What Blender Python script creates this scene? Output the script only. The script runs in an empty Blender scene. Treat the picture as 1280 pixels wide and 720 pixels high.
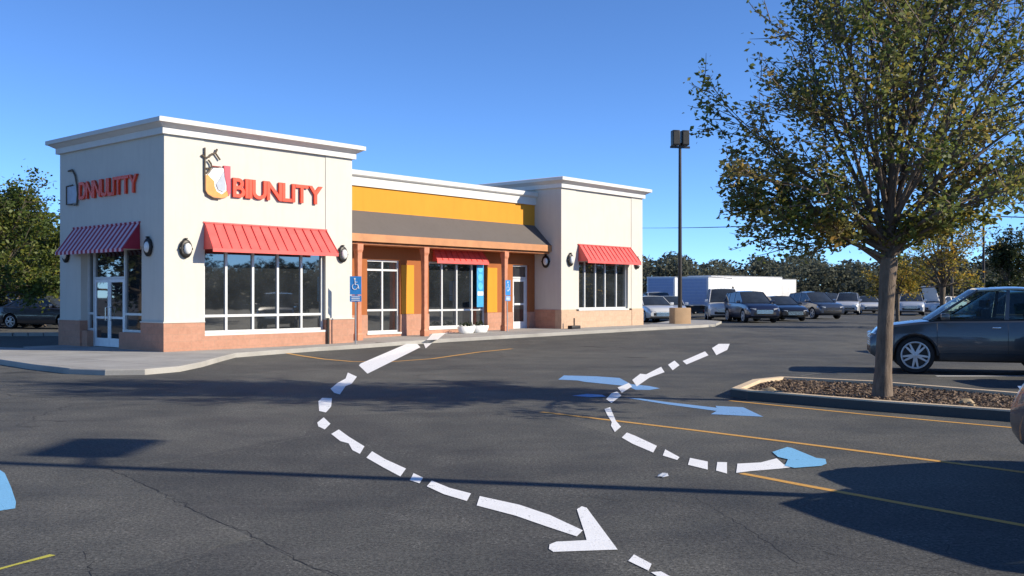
import bpy, bmesh, math, random
import numpy as np
from mathutils import Vector, Matrix, Euler

random.seed(7)
rng = np.random.default_rng(7)
PI = math.pi
R = math.radians
SC = bpy.context.scene
COL = SC.collection
F, HX, HY, CH = 1240.0, 640.0, 370.0, 1.7      # focal length in px of the 1280 frame, vanishing row, eye height


# ------------------------------------------------------------------ terrain helpers
def sm(t):
    t = min(1.0, max(0.0, t))
    return t * t * (3 - 2 * t)


def gz(y):
    return 0.22 * sm((y - 30) / 15.0)


def G(px, py, h=0.0):
    """where a row/column of the survey photo meets the ground (raised by h)"""
    z = h
    for _ in range(12):
        Y = F * (CH - z) / max(4.0, (py - HY))
        z = gz(Y) + h
    return Vector(((px - HX) / F * Y, Y, z))


def XatY(px, Y):
    return (px - HX) / F * Y


# ------------------------------------------------------------------ node helpers
def mat(name):
    m = bpy.data.materials.new(name)
    m.use_nodes = True
    nt = m.node_tree
    return m, nt, nt.nodes['Principled BSDF']


def N(nt, t, **kw):
    n = nt.nodes.new(t)
    for k, v in kw.items():
        if k in n.inputs:
            n.inputs[k].default_value = v
        else:
            setattr(n, k, v)
    return n


def ramp(nt, src, stops, interp='LINEAR'):
    r = nt.nodes.new('ShaderNodeValToRGB')
    r.color_ramp.interpolation = interp
    e = r.color_ramp.elements
    while len(e) < len(stops):
        e.new(0.5)
    for i, (p, c) in enumerate(stops):
        e[i].position = p
        e[i].color = (*c, 1) if len(c) == 3 else c
    nt.links.new(src, r.inputs[0])
    return r


def coords(nt, kind='Object', scale=None):
    tc = nt.nodes.new('ShaderNodeTexCoord')
    out = tc.outputs[kind]
    if scale is not None:
        mp = nt.nodes.new('ShaderNodeMapping')
        mp.inputs['Scale'].default_value = scale
        nt.links.new(out, mp.inputs['Vector'])
        out = mp.outputs['Vector']
    return out


def noise(nt, vec, scale, detail=4, rough=.55, dist=0.0):
    n = N(nt, 'ShaderNodeTexNoise', Scale=scale, Detail=detail, Roughness=rough, Distortion=dist)
    if vec is not None:
        nt.links.new(vec, n.inputs['Vector'])
    return n


def mixc(nt, fac, a, b, mode='MIX'):
    m = nt.nodes.new('ShaderNodeMix')
    m.data_type = 'RGBA'
    m.blend_type = mode
    for s, v in ((m.inputs[0], fac), (m.inputs[6], a), (m.inputs[7], b)):
        if isinstance(v, bpy.types.NodeSocket):
            nt.links.new(v, s)
        elif isinstance(v, (int, float)):
            s.default_value = v
        else:
            s.default_value = (*v, 1)
    return m.outputs[2]


def bump(nt, h, bsdf, strength=.3, dist=.01):
    b = N(nt, 'ShaderNodeBump', Strength=strength, Distance=dist)
    nt.links.new(h, b.inputs['Height'])
    nt.links.new(b.outputs[0], bsdf.inputs['Normal'])


def simple(name, col, rough=.5, metal=0.0, var=.12, scale=6.0, spec=.5, coat=0.0, bmp=0.0):
    m, nt, b = mat(name)
    v = coords(nt)
    n = noise(nt, v, scale, 5)
    c0 = tuple(max(0, c * (1 - var)) for c in col)
    c1 = tuple(min(1, c * (1 + var)) for c in col)
    r = ramp(nt, n.outputs[0], [(.3, c0), (.7, c1)])
    nt.links.new(r.outputs[0], b.inputs['Base Color'])
    b.inputs['Roughness'].default_value = rough
    b.inputs['Metallic'].default_value = metal
    b.inputs['Specular IOR Level'].default_value = spec
    b.inputs['Coat Weight'].default_value = coat
    b.inputs['Coat Roughness'].default_value = .04
    if bmp:
        n2 = noise(nt, v, scale * 12, 4)
        bump(nt, n2.outputs[0], b, bmp, .01)
    return m


def m_asphalt(name='asphalt', mul=(2.25, 2.25, 2.08), cracks=.5):
    m, nt, b = mat(name)
    v = coords(nt, 'Object')
    big = noise(nt, v, .10, 5, .6, .6)
    mid = noise(nt, v, .9, 6, .65)
    fine = noise(nt, v, 34, 5, .8)
    grit = N(nt, 'ShaderNodeTexVoronoi', Scale=70)
    nt.links.new(v, grit.inputs['Vector'])
    base = ramp(nt, big.outputs[0], [(.40, (.028, .029, .031)), (.46, (.037, .038, .039)), (.50, (.040, .040, .041)), (.54, (.056, .056, .054))]).outputs[0]
    c = mixc(nt, .55, base, ramp(nt, mid.outputs[0], [(.3, (.022, .023, .025)), (.72, (.060, .059, .058))]).outputs[0])
    c = mixc(nt, .75, c, ramp(nt, fine.outputs[0], [(.38, (.35, .35, .36)), (.62, (1.6, 1.58, 1.55))]).outputs[0], 'MULTIPLY')
    c = mixc(nt, 1.0, c, mul, 'MULTIPLY')
    # pale stones in the binder
    st = ramp(nt, grit.outputs['Color'], [(.0, (0, 0, 0)), (.78, (0, 0, 0)), (.88, (1, 1, 1))]).outputs[0]
    stn = ramp(nt, mid.outputs[0], [(.45, (.15, .15, .15)), (.65, (.7, .7, .7))]).outputs[0]
    stm = mixc(nt, 1.0, st, stn, 'MULTIPLY')
    c = mixc(nt, stm, c, (.22, .215, .20))
    # scuffed pale streaks stretched along the traffic direction
    mp = N(nt, 'ShaderNodeMapping')
    mp.inputs['Rotation'].default_value = (0, 0, R(20))
    mp.inputs['Scale'].default_value = (.35, 2.6, 1)
    nt.links.new(v, mp.inputs['Vector'])
    sc = noise(nt, mp.outputs[0], 1.1, 6, .7, .3)
    scf = ramp(nt, sc.outputs[0], [(.56, (0, 0, 0)), (.72, (.45, .45, .45))]).outputs[0]
    c = mixc(nt, scf, c, (.12, .117, .112))
    # hairline cracking where the surface is old
    wv = noise(nt, v, .8, 4, .6)
    wadd = N(nt, 'ShaderNodeVectorMath', operation='MULTIPLY_ADD')
    wadd.inputs[1].default_value = (1.3, 1.3, 0)
    nt.links.new(wv.outputs['Color'], wadd.inputs[0])
    nt.links.new(v, wadd.inputs[2])
    vor = N(nt, 'ShaderNodeTexVoronoi', feature='DISTANCE_TO_EDGE', Scale=.42)
    nt.links.new(wadd.outputs[0], vor.inputs['Vector'])
    ck = ramp(nt, vor.outputs['Distance'], [(.0, (1, 1, 1)), (.006, (.5, .5, .5)), (.011, (0, 0, 0))]).outputs[0]
    msk = noise(nt, v, .17, 3)
    mk = ramp(nt, msk.outputs[0], [(.50, (0, 0, 0)), (.62, (cracks, cracks, cracks))]).outputs[0]
    ckm = mixc(nt, 1.0, ck, mk, 'MULTIPLY')
    c = mixc(nt, ckm, c, (.012, .012, .012))
    # oil spots
    oil = N(nt, 'ShaderNodeTexVoronoi', Scale=.33)
    nt.links.new(wadd.outputs[0], oil.inputs['Vector'])
    om = ramp(nt, oil.outputs['Distance'], [(.05, (.55, .55, .55)), (.14, (0, 0, 0))]).outputs[0]
    c = mixc(nt, om, c, (.02, .02, .021))
    nt.links.new(c, b.inputs['Base Color'])
    rr = ramp(nt, mid.outputs[0], [(.3, (.72, .72, .72)), (.7, (.92, .92, .92))]).outputs[0]
    nt.links.new(rr, b.inputs['Roughness'])
    b.inputs['Specular IOR Level'].default_value = .12
    hh = mixc(nt, .5, fine.outputs[0], grit.outputs['Distance'])
    hh = mixc(nt, ckm, hh, (0, 0, 0))
    bump(nt, hh, b, .3, .012)
    return m


def m_stucco(name, col, stain=.8):
    m, nt, b = mat(name)
    v = coords(nt)
    n = noise(nt, v, .8, 6, .65)
    s = noise(nt, coords(nt, 'Object', (3.0, 3.0, .35)), 2.0, 6, .6)
    c = ramp(nt, n.outputs[0], [(.3, tuple(x * .93 for x in col)), (.7, col)]).outputs[0]
    c = mixc(nt, ramp(nt, s.outputs[0], [(.48, (0, 0, 0)), (.8, (.17, .17, .17))]).outputs[0], c, tuple(x * stain * .7 for x in col))
    nt.links.new(c, b.inputs['Base Color'])
    b.inputs['Roughness'].default_value = .9
    b.inputs['Specular IOR Level'].default_value = .2
    f = noise(nt, v, 70, 4, .7)
    bump(nt, f.outputs[0], b, .35, .006)
    return m


def m_brick(name, c1, c2, mortar):
    m, nt, b = mat(name)
    v = coords(nt)
    # x and y summed so both faces of a corner carry the courses
    sep = N(nt, 'ShaderNodeSeparateXYZ')
    nt.links.new(v, sep.inputs[0])
    ad = N(nt, 'ShaderNodeMath', operation='ADD')
    nt.links.new(sep.outputs[0], ad.inputs[0])
    nt.links.new(sep.outputs[1], ad.inputs[1])
    cb = N(nt, 'ShaderNodeCombineXYZ')
    nt.links.new(ad.outputs[0], cb.inputs[0])
    nt.links.new(sep.outputs[2], cb.inputs[1])
    br = N(nt, 'ShaderNodeTexBrick', Scale=1.0)
    br.inputs['Brick Width'].default_value = .4
    br.inputs['Row Height'].default_value = .2
    br.inputs['Mortar Size'].default_value = .006
    br.inputs['Color1'].default_value = (*c1, 1)
    br.inputs['Color2'].default_value = (*c2, 1)
    br.inputs['Mortar'].default_value = (*mortar, 1)
    nt.links.new(cb.outputs[0], br.inputs['Vector'])
    n = noise(nt, v, 9, 6, .7)
    c = mixc(nt, .6, br.outputs[0], ramp(nt, n.outputs[0], [(.3, (.75, .75, .75)), (.7, (1.15, 1.15, 1.15))]).outputs[0], 'MULTIPLY')
    nt.links.new(c, b.inputs['Base Color'])
    b.inputs['Roughness'].default_value = .9
    bump(nt, n.outputs[0], b, .4, .01)
    return m


def m_concrete(name, col, joint=True):
    m, nt, b = mat(name)
    v = coords(nt)
    n = noise(nt, v, .7, 7, .65)
    f = noise(nt, v, 45, 4, .7)
    c = ramp(nt, n.outputs[0], [(.3, tuple(x * .72 for x in col)), (.62, col)]).outputs[0]
    c = mixc(nt, .4, c, ramp(nt, f.outputs[0], [(.3, (.7, .7, .7)), (.7, (1.2, 1.2, 1.2))]).outputs[0], 'MULTIPLY')
    if joint:
        mp = N(nt, 'ShaderNodeMapping')
        mp.inputs['Rotation'].default_value = (0, 0, R(-49.5))
        nt.links.new(v, mp.inputs['Vector'])
        br = N(nt, 'ShaderNodeTexBrick', Scale=1.0, offset=0.0)
        br.inputs['Brick Width'].default_value = 1.5
        br.inputs['Row Height'].default_value = 1.5
        br.inputs['Mortar Size'].default_value = .012
        br.inputs['Color1'].default_value = (1, 1, 1, 1)
        br.inputs['Color2'].default_value = (.93, .93, .93, 1)
        br.inputs['Mortar'].default_value = (.35, .35, .35, 1)
        nt.links.new(mp.outputs[0], br.inputs['Vector'])
        c = mixc(nt, 1.0, c, br.outputs[0], 'MULTIPLY')
    nt.links.new(c, b.inputs['Base Color'])
    b.inputs['Roughness'].default_value = .88
    bump(nt, f.outputs[0], b, .3, .006)
    return m


def m_glass_dark(name='window_glass', col=(.012, .014, .016), ior=2.5):
    m, nt, b = mat(name)
    v = coords(nt, 'Object')
    n = noise(nt, v, 1.2, 3)
    nt.links.new(ramp(nt, n.outputs[0], [(.3, col), (.7, tuple(c * 2.2 for c in col))]).outputs[0], b.inputs['Base Color'])
    b.inputs['Roughness'].default_value = .02
    b.inputs['IOR'].default_value = ior
    n2 = noise(nt, v, .9, 2)
    bump(nt, n2.outputs[0], b, .05, .02)
    return m


def m_glass_tint(name, tint):
    m, nt, b = mat(name)
    out = nt.nodes['Material Output']
    tr = N(nt, 'ShaderNodeBsdfTransparent')
    tr.inputs[0].default_value = (*tint, 1)
    gl = N(nt, 'ShaderNodeBsdfGlossy', Roughness=.02)
    fr = N(nt, 'ShaderNodeFresnel', IOR=1.5)
    mx = N(nt, 'ShaderNodeMixShader')
    nt.links.new(fr.outputs[0], mx.inputs[0])
    nt.links.new(tr.outputs[0], mx.inputs[1])
    nt.links.new(gl.outputs[0], mx.inputs[2])
    nt.links.new(mx.outputs[0], out.inputs[0])
    return m


def m_paint(name, col):
    m, nt, b = mat(name)
    v = coords(nt)
    n = noise(nt, v, 3.0, 6, .7)
    f = noise(nt, v, 55, 4, .75)
    c = ramp(nt, n.outputs[0], [(.25, tuple(x * .86 for x in col)), (.6, col)]).outputs[0]
    c = mixc(nt, .35, c, ramp(nt, f.outputs[0], [(.3, (.75, .75, .75)), (.6, (1.08, 1.08, 1.08))]).outputs[0], 'MULTIPLY')
    nt.links.new(c, b.inputs['Base Color'])
    b.inputs['Roughness'].default_value = .75
    b.inputs['Specular IOR Level'].default_value = .2
    bump(nt, f.outputs[0], b, .4, .008)
    # the binder shows through where the film has worn off the stones
    wf = mixc(nt, .35, f.outputs[0], n.outputs[0])
    w = ramp(nt, wf, [(.57, (0, 0, 0)), (.63, (.85, .85, .85))]).outputs[0]
    out = nt.nodes['Material Output']
    tr = N(nt, 'ShaderNodeBsdfTransparent')
    mx = N(nt, 'ShaderNodeMixShader')
    nt.links.new(w, mx.inputs[0])
    nt.links.new(b.outputs[0], mx.inputs[1])
    nt.links.new(tr.outputs[0], mx.inputs[2])
    nt.links.new(mx.outputs[0], out.inputs[0])
    return m


def m_leaf(name, cols, trans=.35, even=False):
    m, nt, b = mat(name)
    geo = N(nt, 'ShaderNodeNewGeometry')
    v = coords(nt)
    n = noise(nt, v, .75, 4, .65)
    r1 = ramp(nt, n.outputs[0], [(.32, cols[0]), (.5, cols[1]), (.66, cols[2])]).outputs[0]
    r2 = ramp(nt, geo.outputs['Random Per Island'], [(0, (.55, .55, .5)), (.75, (1.2, 1.2, 1.1)), (.93, (1.9, 1.45, .9)), (1, (2.2, 1.4, .8))]).outputs[0]
    c = mixc(nt, .35 if even else 1.0, r1, r2, 'MULTIPLY')
    nt.links.new(c, b.inputs['Base Color'])
    b.inputs['Roughness'].default_value = .9 if even else .55
    b.inputs['Specular IOR Level'].default_value = .35
    out = nt.nodes['Material Output']
    t = N(nt, 'ShaderNodeBsdfTranslucent')
    nt.links.new(c, t.inputs[0])
    mx = N(nt, 'ShaderNodeMixShader')
    mx.inputs[0].default_value = trans
    nt.links.new(b.outputs[0], mx.inputs[1])
    nt.links.new(t.outputs[0], mx.inputs[2])
    nt.links.new(mx.outputs[0], out.inputs[0])
    return m


def m_bark(name, col):
    m, nt, b = mat(name)
    v = coords(nt, 'Object', (1, 1, .22))
    n = noise(nt, v, 14, 6, .7, .5)
    n2 = noise(nt, coords(nt), 1.7, 4)
    c = ramp(nt, n.outputs[0], [(.32, tuple(x * .45 for x in col)), (.62, col), (.75, tuple(x * 1.35 for x in col))]).outputs[0]
    c = mixc(nt, ramp(nt, n2.outputs[0], [(.5, (0, 0, 0)), (.7, (.5, .5, .5))]).outputs[0], c, tuple(x * 1.5 for x in col))
    nt.links.new(c, b.inputs['Base Color'])
    b.inputs['Roughness'].default_value = .92
    bump(nt, n.outputs[0], b, .9, .03)
    return m


def m_stripes(name, ca, cb, width, duty=.5, edge=.5, bmp=0.0, axis='X'):
    """bands across the object's x axis"""
    m, nt, b = mat(name)
    v = coords(nt)
    sep = N(nt, 'ShaderNodeSeparateXYZ')
    nt.links.new(v, sep.inputs[0])
    md = N(nt, 'ShaderNodeMath', operation='MULTIPLY')
    nt.links.new(sep.outputs[axis], md.inputs[0])
    md.inputs[1].default_value = 1.0 / width
    fr = N(nt, 'ShaderNodeMath', operation='FRACT')
    nt.links.new(md.outputs[0], fr.inputs[0])
    r = ramp(nt, fr.outputs[0], [(0, ca), (duty - .02, ca), (duty, cb), (.98, cb), (1, ca)]).outputs[0]
    n = noise(nt, v, 5, 5)
    c = mixc(nt, .5, r, ramp(nt, n.outputs[0], [(.3, (.8, .8, .8)), (.7, (1.1, 1.1, 1.1))]).outputs[0], 'MULTIPLY')
    nt.links.new(c, b.inputs['Base Color'])
    b.inputs['Roughness'].default_value = .7
    return m


M = {}
M['asphalt'] = m_asphalt()
M['asphalt_new'] = m_asphalt('resurfaced_asphalt', (1.85, 1.87, 1.78), .25)
M['cream'] = m_stucco('cream_stucco', (.59, .565, .50))
M['white_trim'] = m_stucco('white_trim', (.66, .655, .62), .9)
M['orange'] = m_stucco('orange_stucco', (.66, .29, .035))
M['shaded_wall'] = m_stucco('shaded_orange_stucco', (.34, .115, .04))  # orange wall darkened: canopy and post shade put into the colour
M['brick'] = m_brick('terracotta_block', (.42, .215, .14), (.46, .24, .16), (.36, .22, .15))
M['tanbase'] = m_brick('tan_block', (.50, .345, .235), (.54, .37, .255), (.43, .31, .22))
M['concrete'] = m_concrete('sidewalk_concrete', (.37, .36, .335))
M['curb'] = m_concrete('curb_concrete', (.36, .345, .31), False)
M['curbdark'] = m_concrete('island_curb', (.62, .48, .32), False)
M['curb_shade'] = m_concrete('island_curb_shade', (.07, .068, .065), False)  # near-black: shade on the outer face put into the colour
M['glass'] = m_glass_dark()
M['frame'] = simple('window_aluminium', (.62, .63, .62), .4, .2, .06)
M['doorframe'] = simple('door_white', (.70, .72, .73), .4, .1, .06)
M['red_awning'] = simple('red_awning_metal', (.72, .10, .085), .5, 0, .12, 3)
M['red_rib'] = simple('red_awning_rib', (.60, .07, .06), .5, 0, .1, 3)
M['awn_stripe'] = m_stripes('striped_awning', (.30, .012, .035), (.62, .42, .48), .27, .5)
M['letter'] = simple('sign_red', (.78, .055, .012), .45, 0, .1, 4)
M['letter_dark'] = simple('sign_return', (.22, .03, .02), .6)
M['sign_orange'] = simple('sign_orange', (.80, .28, .05), .45)
M['sign_pink'] = simple('sign_crimson', (.70, .06, .09), .45)
M['sign_grey'] = simple('sign_grey', (.36, .40, .46), .5)
M['sign_white'] = simple('sign_white', (.85, .82, .80), .5)
M['sign_line'] = simple('sign_bronze', (.10, .075, .05), .5)
M['bronze'] = simple('dark_bronze', (.022, .019, .017), .45, .4)
M['lens'] = simple('lamp_lens', (.75, .74, .70), .35)
M['shingle'] = m_stucco('brown_grey_shingle', (.125, .11, .10), .6)
M['timber'] = simple('stained_timber', (.52, .20, .075), .6, 0, .2, 5, bmp=.2)
M['timber_light'] = simple('fascia_orange', (.47, .205, .08), .6, 0, .12, 3)
M['post'] = simple('post_red_brown', (.50, .19, .10), .6, 0, .2, 5)
M['bark'] = m_bark('bark', (.17, .125, .09))
M['barkfar'] = m_bark('bark_far', (.12, .095, .07))
M['leaf'] = m_leaf('leaves_green', ((.10, .145, .040), (.17, .20, .058), (.29, .235, .085)), .5)
M['leaf_left'] = m_leaf('leaves_bright', ((.045, .075, .015), (.085, .12, .025), (.14, .16, .035)))
M['leaf_dark'] = m_leaf('leaves_dark', ((.02, .032, .012), (.032, .048, .016), (.05, .062, .02)))
M['leaf_yellow'] = m_leaf('leaves_yellow', ((.22, .19, .03), (.34, .27, .05), (.15, .17, .04)), .5)
M['leaf_hazed'] = m_leaf('leaves_hazed', ((.082, .096, .076), (.100, .112, .086), (.120, .128, .096)), .35, True)  # distance haze put into the colour: paler, greyer leaves
M['mulch'] = simple('mulch', (.075, .05, .033), .95, 0, .5, 30, bmp=1.0)
M['chip'] = simple('mulch_chip', (.17, .115, .075), .9, 0, .5, 14)
M['rock'] = simple('tan_rock', (.36, .27, .16), .9, 0, .3, 12, bmp=.8)
M['white_paint'] = m_paint('road_white', (.85, .85, .84))
M['yellow_paint'] = m_paint('road_yellow', (.62, .34, .09))
M['yellow_green'] = m_paint('road_yellow_bright', (.50, .46, .08))
M['blue_paint'] = m_paint('road_blue', (.20, .47, .72))
M['blue_paint_dk'] = m_paint('road_blue_faded', (.19, .36, .62))
M['black'] = simple('black_plastic', (.012, .012, .013), .55)
M['rubber'] = simple('rubber', (.014, .014, .015), .85)
M['rim'] = simple('alloy_rim', (.55, .56, .57), .35, .25, .05)
M['chrome'] = simple('chrome', (.7, .7, .72), .15, 1.0, .04)
M['car_glass'] = m_glass_tint('car_glass', (.30, .38, .38))
M['far_glass'] = m_glass_dark('far_car_glass', (.02, .024, .028), 1.6)
M['head'] = simple('headlight_lens', (.75, .77, .80), .1, .3, .05)
M['tail'] = simple('tail_lens', (.35, .01, .01), .15)
M['amber'] = simple('amber_lens', (.7, .25, .02), .2)
M['cabin'] = simple('cabin_trim', (.035, .034, .033), .8)
M['seat'] = simple('seat_cloth', (.06, .06, .062), .9)
M['tarmac_seal'] = simple('crack_sealed', (.012, .012, .012), .8)
M['seam_pale'] = simple('seam_sand', (.11, .105, .092), .95, 0, .4, 20)
M['pole'] = simple('pole_bronze', (.035, .03, .027), .5, .4)
M['galv'] = simple('galvanised', (.35, .36, .37), .45, .6)
M['pedestal'] = m_concrete('pole_pedestal', (.55, .36, .20), False)
M['sign_blue'] = simple('parking_sign_blue', (.03, .22, .55), .4)
M['poster_blue'] = simple('poster_blue', (.03, .30, .62), .5)
M['poster_cyan'] = simple('poster_cyan', (.08, .45, .70), .5)
M['paper'] = simple('paper_white', (.75, .75, .73), .7)
M['trailer_white'] = simple('trailer_white', (.74, .73, .70), .45, 0, .05)
M['trailer_back'] = simple('trailer_back', (.34, .42, .60), .5, 0, .06)
M['grass'] = simple('dry_grass', (.07, .075, .03), .95, 0, .4, 2, bmp=.5)


def car_paint(name, col, metal=.3):
    return simple(name, col, .32, metal, .03, 2, coat=1.0)


# ------------------------------------------------------------------ object helpers
def link_mesh(name, me, m=None, parent=None):
    o = bpy.data.objects.new(name, me)
    COL.objects.link(o)
    if m is not None:
        for mm in (m if isinstance(m, (list, tuple)) else [m]):
            me.materials.append(mm)
    if parent is not None:
        o.parent = parent
    return o


SPLIT = {'pillar', 'side_window', 'brick_base', 'base_ledge', 'bracket', 'landing_leg', 'stone_base', 'rail', 'brace'}


def islands(bm):
    seen, out = set(), []
    for v in bm.verts:
        if v in seen: continue
        st, isl_ = [v], []
        seen.add(v)
        while st:
            q = st.pop(); isl_.append(q)
            for e in q.link_edges:
                w_ = e.other_vert(q)
                if w_ not in seen: seen.add(w_); st.append(w_)
        out.append(isl_)
    return out


def obj(name, bm, m=None, parent=None, smooth=None):
    if name in SPLIT:
        g = islands(bm)
        if len(g) > 1:
            last = None
            for isl_ in g:
                b2 = bmesh.new()
                mp = {v: b2.verts.new(v.co) for v in isl_}
                for f in {f for v in isl_ for f in v.link_faces}: b2.faces.new([mp[v] for v in f.verts])
                last = _obj(name, b2, m, parent, smooth)
            bm.free()
            return last
    return _obj(name, bm, m, parent, smooth)


def _obj(name, bm, m=None, parent=None, smooth=None):
    me = bpy.data.meshes.new(name)
    bmesh.ops.recalc_face_normals(bm, faces=bm.faces)
    bm.to_mesh(me)
    bm.free()
    if smooth is not None:
        me.shade_smooth()
        me.set_sharp_from_angle(angle=R(smooth))
    return link_mesh(name, me, m, parent)


def thing(name, label, cat, loc=(0, 0, 0), rz=0.0, group=None):
    o = bpy.data.objects.new(name, None)
    o.empty_display_size = .3
    COL.objects.link(o)
    o.location = loc
    o.rotation_euler = (0, 0, rz)
    tag(o, label, cat, group)
    return o


def tag(o, label=None, cat=None, group=None, kind=None):
    for k, v in (('label', label), ('category', cat), ('group', group), ('kind', kind)):
        if v:
            o[k] = v
    return o


def dup(root, loc, rz, label=None, group=None):
    r = root.copy()
    COL.objects.link(r)
    r.location = loc
    r.rotation_euler = (0, 0, rz)
    if label:
        r['label'] = label
    if group:
        r['group'] = group
    for ch in list(root.children):
        c = ch.copy()
        COL.objects.link(c)
        c.parent = r
        for g in ch.children:
            d = g.copy()
            COL.objects.link(d)
            d.parent = c
    return r


def box(bm, x0, x1, y0, y1, z0, z1, bev=0.0):
    if x1 < x0: x0, x1 = x1, x0
    if y1 < y0: y0, y1 = y1, y0
    if z1 < z0: z0, z1 = z1, z0
    r = bmesh.ops.create_cube(bm, size=1.0)
    vs = r['verts']
    for v in vs:
        v.co = Vector(((x0 + x1) / 2 + v.co.x * (x1 - x0), (y0 + y1) / 2 + v.co.y * (y1 - y0), (z0 + z1) / 2 + v.co.z * (z1 - z0)))
    if bev > 0:
        es = {e for v in vs for e in v.link_edges}
        bmesh.ops.bevel(bm, geom=list(es), offset=bev, segments=2, affect='EDGES', profile=.6)
    return vs


def bx(name, m, parent, *a, bev=0.0):
    bm = bmesh.new()
    box(bm, *a, bev=bev)
    return obj(name, bm, m, parent, 40 if bev else None)


def ngon(bm, pts):
    return bm.faces.new([bm.verts.new(p) for p in pts])


def prism(bm, pts, off):
    """pts: loop of 3-D points, extruded by the vector off"""
    off = Vector(off)
    a = [bm.verts.new(p) for p in pts]
    b = [bm.verts.new(Vector(p) + off) for p in pts]
    n = len(pts)
    bm.faces.new(a)
    bm.faces.new(list(reversed(b)))
    for i in range(n):
        j = (i + 1) % n
        bm.faces.new((a[i], b[i], b[j], a[j]))


def tube(bm, pts, rad, seg=8, cap=True):
    """swept tube; rad is a number or one radius per point"""
    pts = [Vector(p) for p in pts]
    if not isinstance(rad, (list, tuple)):
        rad = [rad] * len(pts)
    rings = []
    d0 = (pts[1] - pts[0]).normalized()
    up = Vector((0, 0, 1)) if abs(d0.z) < .9 else Vector((1, 0, 0))
    x = d0.cross(up).normalized()
    for i, p in enumerate(pts):
        if i == 0: d = pts[1] - pts[0]
        elif i == len(pts) - 1: d = pts[-1] - pts[-2]
        else: d = pts[i + 1] - pts[i - 1]
        if d.length < 1e-9: d = d0
        d.normalize()
        x = (x - d * x.dot(d))
        if x.length < 1e-6: x = d.orthogonal()
        x.normalize()
        y = d.cross(x)
        rings.append([bm.verts.new(p + (x * math.cos(2 * PI * k / seg) + y * math.sin(2 * PI * k / seg)) * rad[i]) for k in range(seg)])
    for a, b in zip(rings, rings[1:]):
        for k in range(seg):
            bm.faces.new((a[k], a[(k + 1) % seg], b[(k + 1) % seg], b[k]))
    if cap:
        bm.faces.new(list(reversed(rings[0])))
        bm.faces.new(rings[-1])


def lathe(bm, prof, axis='z', origin=(0, 0, 0), seg=24):
    """prof: (radius, height) pairs; revolved about an axis"""
    o = Vector(origin)
    rings = []
    for r, h in prof:
        ring = []
        for k in range(seg):
            a = 2 * PI * k / seg
            c, s = r * math.cos(a), r * math.sin(a)
            p = {'z': (c, s, h), 'y': (c, h, s), 'x': (h, c, s)}[axis]
            ring.append(bm.verts.new(o + Vector(p)))
        rings.append(ring)
    for a, b in zip(rings, rings[1:]):
        for k in range(seg):
            bm.faces.new((a[k], a[(k + 1) % seg], b[(k + 1) % seg], b[k]))
    bm.faces.new(rings[0])
    bm.faces.new(list(reversed(rings[-1])))


# ------------------------------------------------------------------ world, sun, camera
SUN_EL = 27.0
sx, sy = 0.978, -0.208          # ground direction towards the sun
w = bpy.data.worlds.new('World')
SC.world = w
w.use_nodes = True
wt = w.node_tree
sky = wt.nodes.new('ShaderNodeTexSky')
sky.sky_type = 'NISHITA'
sky.sun_disc = False
sky.sun_elevation = R(SUN_EL)
sky.sun_rotation = math.atan2(sx, sy)
sky.altitude = 50
sky.air_density = .5
sky.dust_density = 0
sky.ozone_density = 3.0
bg = wt.nodes['Background']
bg.inputs[1].default_value = .065
tint = wt.nodes.new('ShaderNodeMix')
tint.data_type = 'RGBA'
tint.blend_type = 'MULTIPLY'
tint.inputs[0].default_value = 1
tint.inputs[7].default_value = (1.34, 1.80, 2.25, 1)
wt.links.new(sky.outputs[0], tint.inputs[6])
wt.links.new(tint.outputs[2], bg.inputs[0])

sl = bpy.data.lights.new('sun', 'SUN')
sl.energy = 4.4
sl.angle = R(.5)
sl.color = (1.0, .90, .74)
so = bpy.data.objects.new('sun', sl)
COL.objects.link(so)
ce, se = math.cos(R(SUN_EL)), math.sin(R(SUN_EL))
so.rotation_euler = Vector((-sx * ce, -sy * ce, -se)).to_track_quat('-Z', 'Y').to_euler()
so.location = (30, -8, 30)

cam = bpy.data.cameras.new('camera')
cam.sensor_width = 36
cam.lens = F / 1280 * 36
cam.shift_y = (HY - 360) / 1280
cam.clip_start = .05
cam.clip_end = 3000
co = bpy.data.objects.new('camera', cam)
COL.objects.link(co)
co.location = (0, 0, CH)
co.rotation_euler = (PI / 2, 0, 0)
SC.camera = co
SC.view_settings.view_transform = 'Standard'
SC.view_settings.look = 'None'
SC.view_settings.exposure = .72
SC.view_settings.gamma = 1
SC.view_settings.use_curve_mapping = False
SC.cycles.use_denoising = True
SC.cycles.max_bounces = 8
SC.cycles.transparent_max_bounces = 12

# ------------------------------------------------------------------ ground
bm = bmesh.new()
ys = [-400, -150, -50, -20, -5, 0] + [2 * i for i in range(1, 13)] + [25 + i for i in range(0, 26)] + [55, 65, 80, 100, 140, 200, 320, 500, 900]
xs = [-900, -500, -300, -150, -80, -40, -20, -10, 0, 10, 20, 40, 80, 150, 300, 500, 900]
grid = [[bm.verts.new((x, y, gz(y))) for x in xs] for y in ys]
for a, b in zip(grid, grid[1:]):
    for i in range(len(xs) - 1):
        bm.faces.new((a[i], a[i + 1], b[i + 1], b[i]))
ground = tag(obj('ground', bm, M['asphalt']), kind='structure')


def flat(name, pts, m, parent=ground, dz=.006):
    """a painted marking: thin sheet lying on the ground"""
    bm = bmesh.new()
    f = ngon(bm, [(p[0], p[1], gz(p[1]) + dz) for p in pts])
    bmesh.ops.triangulate(bm, faces=[f])
    me = bpy.data.meshes.new(name)
    bm.to_mesh(me); bm.free()
    for p in me.polygons:
        pass
    o = link_mesh(name, me, m, parent)
    return o


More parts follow.
